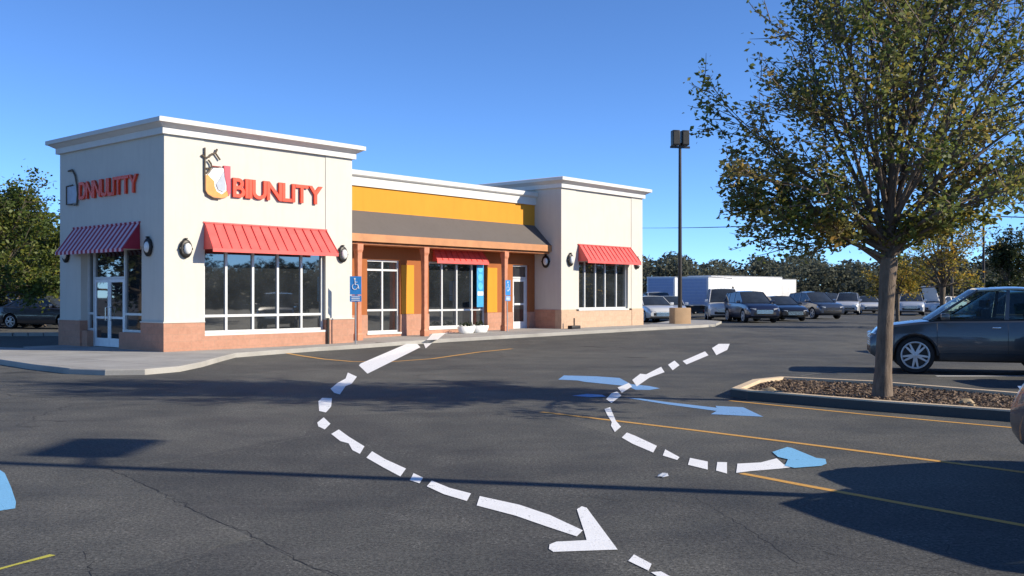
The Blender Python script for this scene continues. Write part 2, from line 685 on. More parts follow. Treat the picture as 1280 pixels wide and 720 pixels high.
def line(name, pts, width, m, parent=ground, dz=.0035, wear=0.0):
    """a painted line of constant real width through ground points"""
    out = []
    for a, b in zip(pts, pts[1:]):
        n = max(1, int((b - a).length / .8))
        out += [a.lerp(b, i / n) for i in range(n)]
    out.append(pts[-1])
    bm = bmesh.new()
    prev = None
    for i, p in enumerate(out):
        d = (out[min(i + 1, len(out) - 1)] - out[max(0, i - 1)])
        d.z = 0
        d.normalize()
        s = Vector((-d.y, d.x, 0)) * (width / 2 * (1 + random.uniform(-wear, wear)))
        q = [bm.verts.new((p.x + k * s.x, p.y + k * s.y, gz(p.y + k * s.y) + dz)) for k in (1, -1)]
        if prev:
            bm.faces.new((prev[0], q[0], q[1], prev[1]))
        prev = q
    return obj(name, bm, m, parent)


def Z4(x, y): return (380 + x / 2.117, 380 + y / 2.117)
def Z5(x, y): return (860 + x / 2.4, 420 + y / 2.4)
def Z8(x, y): return (650 + x / 3.459, 440 + y / 3.459)
def ZI(x, y): return (x, y)


def mark(name, conv, pts, m, dz=.006):
    q = [G(*conv(*p)) for p in pts]
    return flat(name, q, m, dz=dz)


flat('resurfaced_patch', [G(*p) for p in ((150, 592), (185, 584), (220, 577), (262, 566), (300, 559), (345, 550), (380, 545), (398, 520), (520, 516), (664, 514), (740, 536), (860, 574), (927, 592), (1100, 625), (1290, 659), (1500, 700),
                                         (1500, 900), (560, 900), (425, 724), (360, 695), (318, 672), (255, 645), (215, 622), (178, 605))], M['asphalt_new'], dz=.0012)
flat('resurfaced_patch', [G(*p) for p in ((318, 674), (300, 678), (255, 690), (190, 707), (120, 722), (60, 745), (300, 860), (530, 900), (500, 800), (420, 728), (360, 698))], M['asphalt_new'], dz=.0012)
W = M['white_paint']
for pts in [
    [(292, 96), (302, 86), (315, 92), (340, 86), (400, 84), (398, 94), (345, 98), (322, 118), (316, 104)],
    [(145, 163), (150, 158), (292, 97), (308, 115), (168, 185)],
    [(70, 225), (88, 210), (110, 198), (116, 182), (140, 193), (126, 212), (110, 218), (95, 240), (80, 236)],
    [(38, 258), (48, 249), (74, 250), (72, 272), (58, 288), (40, 284)],
    [(35, 315), (52, 301), (70, 318), (55, 333), (38, 325)],
    [(72, 345), (92, 333), (118, 352), (160, 378), (148, 398), (128, 388), (118, 370), (96, 364)],
    [(165, 408), (180, 391), (215, 412), (270, 437), (255, 458), (210, 434)],
    [(280, 468), (290, 449), (315, 461), (306, 476)],
    [(325, 484), (338, 469), (385, 488), (442, 503), (431, 523), (370, 505)],
    [(457, 535), (465, 510), (570, 533), (650, 560), (738, 601), (722, 617), (640, 590), (560, 562)],
    [(858, 682), (873, 665), (920, 690), (912, 708)],
    [(918, 712), (945, 710), (1000, 740), (975, 748)],
]:
    mark('painted_dash', Z4, pts, W)
def mark_raised(name, pts, m):
    q = [G(px, py, H + .004) for px, py in pts]
    bm = bmesh.new()
    f = ngon(bm, [(p.x, p.y, gz(p.y) + H + .012) for p in q])
    bmesh.ops.triangulate(bm, faces=[f])
    return obj(name, bm, m, ground)


H = .12
mark_raised('painted_dash', [(533, 425.5), (545, 412.5), (553, 409.5), (571, 409), (570, 415.5), (556, 417.5), (547, 424.8)], W)
mark('painted_arrowhead', Z4, [(722, 545), (735, 537), (748, 541), (830, 652), (660, 658), (648, 650), (650, 638), (668, 631), (748, 627), (742, 606)], W)
for pts in [
    [(703, 40), (800, -2), (815, 15), (720, 55)],
    [(640, 56), (668, 38), (690, 58), (660, 80)],
    [(485, 122), (520, 95), (545, 98), (610, 65), (625, 88), (560, 112), (505, 150)],
    [(422, 155), (470, 135), (485, 150), (440, 178)],
    [(372, 205), (395, 180), (420, 172), (438, 190), (395, 222)],
    [(365, 248), (390, 240), (415, 300), (437, 325), (410, 348), (393, 320), (397, 305), (378, 275)],
    [(440, 372), (462, 350), (500, 365), (592, 408), (576, 437), (485, 398)],
    [(617, 450), (628, 423), (690, 457), (680, 469)],
    [(726, 490), (735, 460), (812, 476), (812, 511)],
    [(848, 515), (853, 478), (895, 479), (895, 528)],
    [(935, 525), (940, 485), (1040, 480), (1110, 462), (1140, 488), (1180, 500), (1120, 507), (1000, 517)],
]:
    mark('painted_dash', Z8, pts, W)
mark('painted_dash', Z5, [(72, 37), (92, 24), (125, 24), (118, 42), (85, 58)], W)
mark('painted_arrowhead', Z5, [(253, 350), (298, 335), (312, 338), (385, 368), (412, 371), (416, 385), (400, 392), (320, 398), (290, 392), (300, 372), (270, 365)], M['blue_paint'], .0085)
mark('painted_patch', Z8, [(165, 120), (190, 102), (330, 106), (430, 113), (480, 140), (560, 148), (606, 158), (560, 165), (500, 164), (460, 148), (400, 142), (280, 130), (250, 124)], M['blue_paint_dk'], .0045)
mark('painted_patch', Z8, [(225, 190), (290, 182), (355, 186), (372, 194), (300, 196)], M['blue_paint_dk'], .0045)
mark('painted_arrow', Z8, [(455, 198), (520, 202), (640, 218), (850, 242), (845, 234), (965, 240), (1052, 281), (825, 270), (850, 256), (640, 228)], M['blue_paint_dk'], .0045)
mark('painted_patch', ZI, [(-30, 575), (0, 588), (6, 592), (14, 610), (20, 628), (19, 636), (0, 639), (-30, 640)], M['blue_paint'], .0045)
line('painted_line', [G(-20, 717), G(20, 706), G(66, 694)], .05, M['yellow_green'], wear=.5)
Yl = M['yellow_paint']
line('painted_line', [G(676, 515), G(860, 537), G(1000, 554.5), G(1230, 584), G(1400, 607)], .10, Yl, wear=.06)
line('painted_line', [G(927, 592), G(1000, 606), G(1130, 630), G(1290, 659), G(1400, 680)], .085, Yl, wear=.06)
line('painted_line', [G(352, 440.5), G(375, 444.5), G(405, 449), G(440, 452), G(485, 452.5), G(540, 448.5), G(600, 440), G(640, 436)], .13, Yl, wear=.08)
line('painted_line', [G(912, 501), G(1090, 519), G(1268, 535), G(1400, 547)], .09, Yl, wear=.06)
line('painted_line', [Vector((x, 21.05, 0)) for x in (9.0, 12.0, 18.0)], .13, W)
for p0, p1 in ((G(770, 418), G(905, 408)), (G(1035, 432), G(1075, 428)), (G(1000, 470), G(1058, 462))):
    line('painted_line', [p0, p1], .09, M['seam_pale'])


# old cracks and patch seams in the paving
def crack(pts, wd, m, jit=.05):
    P = [G(*p) for p in pts]
    out = []
    for a, b in zip(P, P[1:]):
        n = max(2, int((b - a).length / .09))
        for i in range(n):
            q = a.lerp(b, i / n)
            q.x += random.gauss(0, jit); q.y += random.gauss(0, jit)
            out.append(q)
    bm = bmesh.new()
    prev = None
    for i, p in enumerate(out):
        d = out[min(i + 1, len(out) - 1)] - out[max(0, i - 1)]
        d.z = 0
        d.normalize()
        k = wd * random.uniform(.08, .55)
        s = Vector((-d.y, d.x, 0)) * k
        q = [bm.verts.new((p.x + j * s.x, p.y + j * s.y, gz(p.y) + .002)) for j in (1, -1)]
        if prev: bm.faces.new((prev[0], q[0], q[1], prev[1]))
        prev = q
    return obj('paving_crack', bm, m, ground)


crack([(130, 585), (155, 594), (180, 606), (215, 622), (255, 645), (310, 668), (360, 695), (425, 724)], .010, M['tarmac_seal'], .02)
crack([(310, 669), (290, 677), (255, 691), (190, 712)], .010, M['seam_pale'], .012)
crack([(390, 544), (320, 560), (235, 575), (190, 581)], .02, M['seam_pale'], .02)
crack([(868, 622), (905, 645), (940, 665), (975, 690), (1010, 712)], .009, M['tarmac_seal'], .02)
crack([(1168, 672), (1186, 682), (1180, 694), (1168, 702), (1140, 708)], .010, M['tarmac_seal'], .02)
crack([(1186, 682), (1215, 676), (1250, 674)], .008, M['tarmac_seal'], .02)
crack([(1030, 690), (1080, 700), (1150, 708), (1220, 722)], .006, M['tarmac_seal'], .02)
crack([(0, 492), (40, 497), (85, 497), (120, 490)], .02, M['tarmac_seal'], .04)
crack([(105, 690), (116, 712), (120, 726)], .007, M['tarmac_seal'], .015)
crack([(560, 640), (640, 655), (700, 672)], .004, M['seam_pale'], .02)

# ------------------------------------------------------------------ the building frame of reference
C0 = Vector((-9.82, 28.0, 0))
UX = Vector((.6498, .7601, 0))
BX = Vector((-.7601, .6498, 0))
ANG = math.atan2(UX.y, UX.x)


def S(px, d=0.0):
    k = (px - HX) / F
    x0, y0 = C0.x + BX.x * d, C0.y + BX.y * d
    return (k * y0 - x0) / (UX.x - k * UX.y)


def D(px, s=0.0):
    k = (px - HX) / F
    x0, y0 = C0.x + UX.x * s, C0.y + UX.y * s
    return (k * y0 - x0) / (BX.x - k * BX.y)


def wpt(s, d, z=0.0):
    p = C0 + UX * s + BX * d
    return Vector((p.x, p.y, z))


def Zat(s, d, py):
    return CH + (HY - py) * wpt(s, d).y / F


def floor_z(s, d):
    return gz(wpt(s, d).y) + .12


# ------------------------------------------------------------------ sidewalk (structure)
def slab(name, edge, m, h=.12, parent=None, base=-.1, kmat=None):
    """edge: list of ground points (world); top follows the terrain"""
    bm = bmesh.new()
    pts = []
    n = len(edge)
    for i in range(n):
        a, b = edge[i], edge[(i + 1) % n]
        k = max(1, int((b - a).length / 1.0))
        pts += [a.lerp(b, j / k) for j in range(k)]
    top = [bm.verts.new((p.x, p.y, gz(p.y) + h)) for p in pts]
    bot = [bm.verts.new((p.x, p.y, gz(p.y) + base)) for p in pts]
    from mathutils.geometry import delaunay_2d_cdt
    # interior points keep the slab on the slope; Delaunay keeps every triangle inside the outline
    ii = list(range(len(pts)))
    x0, x1, y0, y1 = min(p.x for p in pts), max(p.x for p in pts), min(p.y for p in pts), max(p.y for p in pts)
    inner, yy = [], math.floor(y0)
    while yy < y1:
        xx = math.floor(x0)
        while xx < x1:
            c = False
            for a in range(len(pts)):
                p, q = pts[a], pts[a - 1]
                if (p.y > yy) != (q.y > yy) and xx < (q.x - p.x) * (yy - p.y) / (q.y - p.y) + p.x: c = not c
            if c: inner.append(Vector((xx + .01, yy + .02)))
            xx += 1.0
        yy += 1.0
    vv, _, ff, _, _, _ = delaunay_2d_cdt([p.to_2d() for p in pts] + inner, [], [ii], 1, 1e-4)
    tv = [bm.verts.new((v.x, v.y, gz(v.y) + h)) for v in vv]
    for t_ in ff:
        bm.faces.new([tv[k] for k in t_])
    for i in range(len(pts)):
        j = (i + 1) % len(pts)
        q = bm.faces.new((top[i], bot[i], bot[j], top[j]))
        q.material_index = 1 if kmat else 0
    bmesh.ops.remove_doubles(bm, verts=bm.verts, dist=1e-4)
    o = obj(name, bm, [m, kmat] if kmat else m, parent)
    return o


H = .12
outer = [(-110, 446), (0, 449), (44, 455.5), (89, 460.5), (133, 462), (180, 461.5), (222, 458), (250, 452.5), (272, 446.5), (292, 441.5), (345, 437.5),
         (395, 434), (450, 430.7), (500, 427), (560, 423.2), (640, 418.7), (700, 415.4), (760, 412.2), (812, 409.4), (860, 407.2), (893, 405.2)]
edge = [G(px, py, H) for px, py in outer]
for p in edge: p.z = 0
edge += [G(902, 401.5, H), G(880, 399.5, H), G(845, 399.5, H)]
edge += [wpt(25.5, .3), wpt(25.5, 6), wpt(8, 4), wpt(3, 3), wpt(.5, 6.0), wpt(-1.3, 6.0), wpt(-1.6, 4.5)]
edge += [G(70, 436, H), G(0, 434, H), G(-110, 432, H)]
for p in edge: p.z = 0
sidewalk = tag(slab('sidewalk', edge, M['concrete'], H, kmat=M['curb']), kind='structure')
# lighter kerb stone along the front edge
ke = [G(px, py, H) for px, py in outer]
bm = bmesh.new()
prev = None
sm_e = []
for a, b in zip(ke, ke[1:]):
    n = max(1, int((b - a).length / .8))
    sm_e += [a.lerp(b, i / n) for i in range(n)]
sm_e.append(ke[-1])
for i, p in enumerate(sm_e):
    d = sm_e[min(i + 1, len(sm_e) - 1)] - sm_e[max(0, i - 1)]
    d.z = 0; d.normalize()
    nv = Vector((-d.y, d.x, 0))
    a, b = p + nv * .14, p - nv * .05
    zt = gz(p.y) + H + .006
    zg = gz(p.y)
    q = [bm.verts.new(c) for c in ((a.x, a.y, zt), (p.x - nv.x * .03, p.y - nv.y * .03, zt - .002), (b.x, b.y, zt - .022), (b.x - nv.x * .012, b.y - nv.y * .012, zg - .05), (a.x, a.y, zg - .05))]
    if prev:
        for k in range(5):
            bm.faces.new((prev[k], q[k], q[(k + 1) % 5], prev[(k + 1) % 5]))
    else:
        bm.faces.new(q)
    prev = q
bm.faces.new(list(reversed(prev)))
tag(obj('curb', bm, M['curb']), kind='structure')

# ------------------------------------------------------------------ building
bld = thing('store_building', 'cream and orange single storey shop with two square towers and red awnings', 'building', C0, ANG)


def lz(s, d, z):            # world height -> local height (origin at z=0)
    return z


def part(name, bm, m, parent=bld, smooth=None):
    return obj(name, bm, m, parent, smooth)


def wall_grid(bm, along, s0, s1, z0, z1, holes, d0, d1, conv):
    """boxes filling a wall rectangle except for its openings. conv maps (s, d) ranges to a box"""
    ss = sorted({s0, s1, *[h[0] for h in holes], *[h[1] for h in holes]})
    zs = sorted({z0, z1, *[h[2] for h in holes], *[h[3] for h in holes]})
    ss = [s for s in ss if s0 <= s <= s1]
    zs = [z for z in zs if z0 <= z <= z1]
    for a, b in zip(ss, ss[1:]):
        runs = []
        for c, d in zip(zs, zs[1:]):
            ms, mz = (a + b) / 2, (c + d) / 2
            if any(h[0] < ms < h[1] and h[2] < mz < h[3] for h in holes):
                continue
            if runs and abs(runs[-1][1] - c) < 1e-6: runs[-1][1] = d
            else: runs.append([c, d])
        for c, d in runs:
            if conv == 'x': box(bm, a, b, d0, d1, c, d)
            else: box(bm, d0, d1, a, b, c, d)


def grid_window(name, s0, s1, z0, z1, cols, rows, d, mf, depth=.10, bar=.055, conv='x', parent=bld, sill=True, outward=-1):
    """frame with bars, one glass mesh; cols/rows are inner bar positions. d = plane of the frame's outer face"""
    bm = bmesh.new()
    e = outward

    def B(a, b, c, dd, o0, o1):
        if conv == 'x': box(bm, a, b, d + o0, d + o1, c, dd)
        else: box(bm, d + o0, d + o1, a, b, c, dd)
    B(s0, s0 + bar, z0, z1, 0, depth); B(s1 - bar, s1, z0, z1, 0, depth)
    B(s0 + bar, s1 - bar, z0, z0 + bar, 0, depth); B(s0 + bar, s1 - bar, z1 - bar, z1, 0, depth)
    for c in cols: B(c - bar / 2, c + bar / 2, z0 + bar, z1 - bar, .004, depth)
    for r in rows:
        cc = [s0 + bar] + [x for c in cols for x in (c - bar / 2, c + bar / 2)] + [s1 - bar]
        for a, b in zip(cc[::2], cc[1::2]): B(a, b, r - bar / 2, r + bar / 2, .008, depth)
    wo = obj(name, bm, mf, parent)
    bm = bmesh.new()
    if conv == 'x': box(bm, s0 + .01, s1 - .01, d + depth * .5, d + depth * .5 + .02, z0 + .01, z1 - .01)
    else: box(bm, d + depth * .5, d + depth * .5 + .02, s0 + .01, s1 - .01, z0 + .01, z1 - .01)
    obj('pane', bm, M['glass'], wo)
    if sill:
        bm = bmesh.new()
        if conv == 'x': box(bm, s0 - .04, s1 + .04, d - .14, d + .02, z0 - .07, z0 - .002, bev=.01)
        else: box(bm, d - .14, d + .02, s0 - .04, s1 + .04, z0 - .07, z0 - .002, bev=.01)
        obj('sill', bm, M['white_trim'], wo)
    return wo


TH = 6.28        # underside of the tower cornice
T1 = S(440)
T1D = D(75)
t2a, t2b = S(701.6), S(803)
TOP = 6.70


def cornice(name, loop_s0, loop_s1, loop_d0, loop_d1, z0, z1, out, parent=bld):
    """stepped band round a rectangle: lower fascia, cove, top cap"""
    prof = [(.10, z0), (.10, z0 + (z1 - z0) * .42), (.16, z0 + (z1 - z0) * .50), (out * .8, z0 + (z1 - z0) * .66), (out, z0 + (z1 - z0) * .70), (out, z1), (out - .1, z1 + .03), (-.3, z1 + .03)]
    bm = bmesh.new()
    rings = []
    prof = [(.0, z0)] + prof
    for o, z in prof:
        rings.append([bm.verts.new(p) for p in ((loop_s0 - o, loop_d0 - o, z), (loop_s1 + o, loop_d0 - o, z), (loop_s1 + o, loop_d1 + o, z), (loop_s0 - o, loop_d1 + o, z))])
    for a, b in zip(rings, rings[1:]):
        for k in range(4):
            bm.faces.new((a[k], a[(k + 1) % 4], b[(k + 1) % 4], b[k]))
    bm.faces.new(rings[-1])
    return obj(name, bm, M['white_trim'], parent)


# --- tower one -------------------------------------------------------
w1a, w1b = S(256), S(406.5)
wz0, wz1 = .60, 3.20
BASE1 = .93
bm = bmesh.new()
PR = .018          # the piers stand proud of the window bay
wall_grid(bm, 'x', 0, w1a - .02, BASE1, TH, [], 0, .3, 'x')
wall_grid(bm, 'x', w1b + .02, T1, BASE1, TH, [], 0, .3, 'x')
wall_grid(bm, 'x', w1a - .02, w1b + .02, wz1, TH, [], PR, .3, 'x')
# left face with its door opening (0.3 thick, running back)
la, lb = D(177), D(101)
dz1 = 3.15
wall_grid(bm, 'y', .3, T1D, BASE1, TH, [(la, lb, 0, dz1)], 0, .3, 'y')
box(bm, T1 - .3, T1, .3, T1D, BASE1, TH)            # right side
box(bm, .3, T1 - .3, T1D - .3, T1D, 0, TH)            # back
box(bm, .3, T1 - .3, .3, T1D - .3, TH - .3, TH)       # roof deck
# reveal linings around the recessed entrance
part('wall', bm, M['cream'])
bm = bmesh.new()
o = .035
box(bm, -o, w1a - .02, -o, .3, -.2, BASE1)
box(bm, w1b + .02, T1 + o, -o, .3, -.2, BASE1)
box(bm, w1a - .02, w1b + .02, PR - o, .3, -.2, wz0)
box(bm, -o, .3, .3, la, -.2, BASE1)
box(bm, -o, .3, lb, T1D + o, -.2, BASE1)
box(bm, T1 - .3, T1 + o, .3, T1D, -.2, BASE1)
part('brick_base', bm, M['brick'])
bm = bmesh.new()
box(bm, -o - .02, w1a - .02, -o - .02, 0, BASE1 + .001, BASE1 + .04)
box(bm, w1b + .02, T1 + o + .02, -o - .02, 0, BASE1 + .001, BASE1 + .04)
box(bm, -o - .02, 0, .001, la, BASE1 + .001, BASE1 + .04)
box(bm, -o - .02, 0, lb, T1D + o, BASE1 + .001, BASE1 + .04)
part('base_ledge', bm, M['cream'])
cornice('cornice', 0, T1, 0, T1D, TH, TOP, .33)
cols = [S(p, .1) for p in (283.5, 317, 348, 377.5)]
grid_window('window', w1a, w1b, wz0, wz1, cols, [1.11], .10 + PR, M['frame'], bar=.075)
# left face entrance: side lights, transom and a pair of doors, recessed
bm = bmesh.new()
rd = .22
zf = .12
d_a, d_b = D(155, rd), D(118, rd)            # the door leaf pair
zt = 2.22
zl = .62


def LB(bm, a, b, z0, z1, o0=0, o1=.09):
    box(bm, rd + o0, rd + o1, a, b, z0, z1)


fr = .07
for a in (la, lb - fr, d_a - fr, d_b):
    LB(bm, a, a + fr, zl if a in (la, lb - fr) else zf, dz1)
LB(bm, la + fr, d_a - fr, zl, zl + fr); LB(bm, d_b + fr, lb - fr, zl, zl + fr)
LB(bm, la + fr, d_a - fr, 1.12, 1.12 + fr); LB(bm, d_b + fr, lb - fr, 1.12, 1.12 + fr)
LB(bm, la + fr, d_a - fr, dz1 - fr, dz1); LB(bm, d_b + fr, lb - fr, dz1 - fr, dz1); LB(bm, d_a, d_b, dz1 - fr, dz1)
LB(bm, d_a, d_b, zt, zt + fr)
ent = part('entrance', bm, M['frame'])
bm = bmesh.new()
box(bm, rd + .05, rd + .07, la + .01, lb - .01, zl + .01, dz1 - .01)
obj('pane', bm, M['glass'], ent)
bm = bmesh.new()
box(bm, 0.02, .3, la, d_a - fr, -.1, zl - .003); box(bm, .02, .3, d_b + fr, lb, -.1, zl - .003)
part('brick_base', bm, M['brick'])
mid = (d_a + d_b) / 2
for a, b in ((d_a + .01, mid - .005), (mid + .005, d_b - .01)):
    bm = bmesh.new()
    st = .09
    box(bm, rd + .01, rd + .06, a, a + st, zf + .02, zt - .005); box(bm, rd + .01, rd + .06, b - st, b, zf + .02, zt - .005)
    box(bm, rd + .01, rd + .06, a + st, b - st, zf + .02, zf + .28); box(bm, rd + .01, rd + .06, a + st, b - st, zt - .1, zt - .005)
    box(bm, rd + .012, rd + .058, a + st, b - st, 1.0, 1.07)
    dr = part('door', bm, M['doorframe'])
    bm = bmesh.new(); box(bm, rd + .03, rd + .045, a + st, b - st, zf + .28, zt - .1)
    obj('pane', bm, M['glass'], dr)
    yy = (mid - .12) if b < mid else (mid + .12)
    bm = bmesh.new(); tube(bm, [(rd + .01, yy, .95), (rd - .05, yy, .95), (rd - .05, yy, 1.35), (rd + .01, yy, 1.35)], .014, 6)
    obj('handle', bm, M['chrome'], dr)

# --- tower two -------------------------------------------------------
f2 = floor_z((t2a + t2b) / 2, 0)
B2 = 1.12
v1a, v1b = S(724), S(785.5)
vz0, vz1 = 1.13, 3.25
T2D = 6.0
bm = bmesh.new()
wall_grid(bm, 'x', t2a, v1a - .25, B2, TH, [], 0, .3, 'x')
wall_grid(bm, 'x', v1b + .25, t2b, B2, TH, [], 0, .3, 'x')
wall_grid(bm, 'x', v1a - .25, v1b + .25, vz0, TH, [(v1a, v1b, vz0, vz1)], PR, .3, 'x')
box(bm, t2a, t2a + .3, .3, T2D, B2, TH)
box(bm, t2b - .3, t2b, .3, T2D, B2, TH)
box(bm, t2a + .3, t2b - .3, T2D - .3, T2D, 0, TH)
box(bm, t2a + .3, t2b - .3, .3, T2D - .3, TH - .3, TH)
part('wall', bm, M['cream'])
bm = bmesh.new()
box(bm, t2a - o, v1a - .25, -o, .3, -.2, B2)
box(bm, v1b + .25, t2b + o, -o, .3, -.2, B2)
box(bm, v1a - .25, v1b + .25, PR - o, .3, -.2, vz0 - .08)
box(bm, t2b - .3, t2b + o, .3, T2D, -.2, B2)
part('stone_base', bm, M['tanbase'])
bm = bmesh.new()
box(bm, t2a - o, t2a + .3, .3, T2D, -.2, B2)
part('brick_base', bm, M['brick'])  # tan base continued; shade on this side put into the browner colour
cornice('cornice', t2a, t2b, 0, T2D, TH, TOP, .33)
cols2 = [S(p, .1) for p in (731.6, 745, 757, 771)]
grid_window('window', v1a, v1b, vz0, vz1, cols2, [], .10 + PR, M['frame'], bar=.07)

# --- middle section --------------------------------------------------
MD = 1.45
ma, mb = T1, t2a
MT = 5.62
e0a, e0b = S(459, MD), S(500, MD)
e1a, e1b = S(536, MD), S(607, MD)
e2a, e2b = S(641, MD), S(661, MD)
mz1 = 3.02
mwin0, mwin1, mwin2 = Zat(9, MD, 412), Zat(13, MD, 406), 0.3
BM0 = 1.0
holes = [(e0a, e0b, -.2, mz1), (e1a, e1b, -.2, mz1), (e2a, e2b, -.2, mz1)]
bm = bmesh.new()
wall_grid(bm, 'x', ma, mb, 3.56, MT, [], MD, MD + .3, 'x')
part('wall', bm, M['orange'])
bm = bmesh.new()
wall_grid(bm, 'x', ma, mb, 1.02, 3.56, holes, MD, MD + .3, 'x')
part('wall', bm, M['shaded_wall'])
for pa, pb in ((501.5, 517), (608.5, 621)):
    bm = bmesh.new(); box(bm, S(pa, MD), S(pb, MD), MD - .025, MD + .01, 1.03, 2.86)
    part('sun_strip', bm, M['orange'])  # sun strips on the orange wall, shaped as proud panels
bm = bmesh.new()
wall_grid(bm, 'x', ma, mb, -.2, 1.02, [(e0a, e0b, .35, 9), (e1a, e1b, .45, 9), (e2a, e2b, -1, 9)], MD - .03, MD + .3, 'x')
part('brick_base', bm, M['brick'])
bm = bmesh.new()
box(bm, ma + .3, mb - .3, MD + .3, 6, MT - .3, MT)
part('roof_deck', bm, M['white_trim'])
# parapet band
bm = bmesh.new()
pf = [(0, MT), (.07, MT), (.07, MT + .30), (.14, MT + .34), (.18, MT + .38), (.18, MT + .52), (.12, MT + .55), (-.5, MT + .55), (-.5, MT)]
prism(bm, [(ma, MD - a, z) for a, z in pf], (mb - ma, 0, 0))
part('parapet', bm, M['white_trim'])
grid_window('window', e0a, e0b, .37, mz1, [(e0a + e0b) / 2], [Zat(e0a, MD, 388), Zat(e0a, MD, 337)], MD + .08, M['frame'], bar=.07)
ws = [S(p, MD) for p in (554.5, 573, 592)]
win2 = grid_window('window', e1a, e1b, .47, mz1, ws, [Zat(e1a, MD, 388)], MD + .08, M['frame'], bar=.07)
# second entrance in the middle wing
bm = bmesh.new()
fz = floor_z(e2a, MD)
box(bm, e2a, e2a + .07, MD + .1, MD + .2, fz - .1, mz1); box(bm, e2b - .07, e2b, MD + .1, MD + .2, fz - .1, mz1)
box(bm, e2a + .07, e2b - .07, MD + .1, MD + .2, mz1 - .07, mz1); box(bm, e2a + .07, e2b - .07, MD + .1, MD + .2, fz + 2.12, fz + 2.2)
ent2 = part('entrance', bm, M['frame'])
bm = bmesh.new(); box(bm, e2a + .06, e2b - .06, MD + .14, MD + .16, fz + 2.19, mz1 - .06)
obj('pane', bm, M['glass'], ent2)
bm = bmesh.new()
a, b = e2a + .08, e2b - .08
for q in ((a, a + .11, fz + .01, fz + 2.1), (b - .11, b, fz + .01, fz + 2.1), (a + .11, b - .11, fz + .01, fz + .3), (a + .11, b - .11, fz + 2.0, fz + 2.1), (a + .11, b - .11, fz + 1.0, fz + 1.08)):
    box(bm, q[0], q[1], MD + .11, MD + .17, q[2], q[3])
dr = part('door', bm, M['doorframe'])
bm = bmesh.new(); box(bm, a + .1, b - .1, MD + .135, MD + .15, fz + .29, fz + 2.01)
obj('pane', bm, M['glass'], dr)
bm = bmesh.new(); tube(bm, [(a + .055, MD + .12, fz + .95), (a + .055, MD + .04, fz + .95), (a + .055, MD + .04, fz + 1.4), (a + .055, MD + .12, fz + 1.4)], .015, 6)
obj('handle', bm, M['chrome'], dr)

# lean-to roof over the walk
ED = .60
rz0, rz1 = 3.86, 4.74
bm = bmesh.new()
prism(bm, [(ma, ED - .06, rz0), (ma, MD, rz1), (ma, MD, rz1 - .12), (ma, ED - .06, rz0 - .10)], (mb - ma, 0, 0))
canopy = part('canopy_roof', bm, M['shingle'])
bm = bmesh.new()
n = 0
bm = bmesh.new(); box(bm, ma, mb, ED - .09, ED + .04, 3.59, rz0 - .002)
part('fascia', bm, M['timber_light'])
bm = bmesh.new(); box(bm, ma, mb, ED + .04, MD - .002, 3.50, 3.56)
part('soffit', bm, M['timber'])
# posts with a slight waist, like turned timbers
for pxm in (450.5, 533.5, 633.5):
    s0 = S(pxm, ED)
    bm = bmesh.new()
    f0 = floor_z(s0, ED)
    rings = []
    prof = [(f0 - .05, .12), (f0 + .2, .12), (f0 + .25, .095), (f0 + 1.2, .08), (f0 + 2.2, .085), (3.2, .10), (3.3, .125), (3.50, .13)]
    for z, r in prof:
        lean = .0
        rings.append([bm.verts.new((s0 + a * r + lean, ED + .12 + b * r, z)) for a, b in ((-1, -1), (1, -1), (1, 1), (-1, 1))])
    for ra, rb in zip(rings, rings[1:]):
        for k in range(4): bm.faces.new((ra[k], ra[(k + 1) % 4], rb[(k + 1) % 4], rb[k]))
    bm.faces.new(rings[0]); bm.faces.new(rings[-1])
    part('post', bm, M['post'])

# --- awnings ---------------------------------------------------------
def awning(s0, s1, ztop, drop, out, m, conv='x', d0=0.0, flare=.06, ribs=True, label=None):
    """sloping metal awning: thin shell with standing ribs, closed ends and a valance. Local x runs along it."""
    L = s1 - s0
    bm = bmesh.new()
    t = .02
    for q in (0,):
        a = [(0, 0, 0), (L, 0, 0), (L + flare, -out, -drop), (-flare, -out, -drop)]
        b = [(x, y + .012, z - t * 1.2) for x, y, z in a]
        va = [bm.verts.new(p) for p in a]; vb = [bm.verts.new(p) for p in b]
        bm.faces.new(va); bm.faces.new(list(reversed(vb)))
        for i in range(4): bm.faces.new((va[i], vb[i], vb[(i + 1) % 4], va[(i + 1) % 4]))
        # ends
        for x, xf in ((0, -flare), (L, L + flare)):
            e = .012 if x == 0 else -.012
            prism(bm, [(x + e, -.004, -.03), (xf + e, -out + .02, -drop - .02), (xf * .5 + x * .5 + e, -.004, -drop - .02)], (e, 0, 0))
        # valance
        box(bm, -flare, L + flare, -out - .012, -out + .008, -drop - .10, -drop + .002)
        # head flashing
        box(bm, -.03, L + .03, -.03, .03, -.012, .035)
    o = obj('awning', bm, m, bld)
    if ribs:
        bm = bmesh.new()
        n = max(4, int(L / .30))
        for i in range(n + 1):
            x0 = L * i / n
            x1 = -flare + (L + 2 * flare) * i / n
            x0 = min(max(x0, .015), L - .015)
            tube(bm, [(x0, -.02, .006), (x1, -out + .005, -drop + .018)], .019, 5)
        obj('awning_rib', bm, M['red_rib'], o)
    if conv == 'x':
        o.location = (s0, d0, ztop)
    else:
        o.location = (d0, s1, ztop)
        o.rotation_euler = (0, 0, -PI / 2)
    return o


awning(S(255), S(407.5), 3.84, .76, .55, M['red_awning'])
awning(S(723), S(788), 3.92, .70, .55, M['red_awning'])
awning(D(175), D(92), 3.84, .76, .55, M['awn_stripe'], conv='y', ribs=False)
awning(S(541, MD), S(603, MD), 3.48, .42, .30, M['red_awning'], d0=MD)


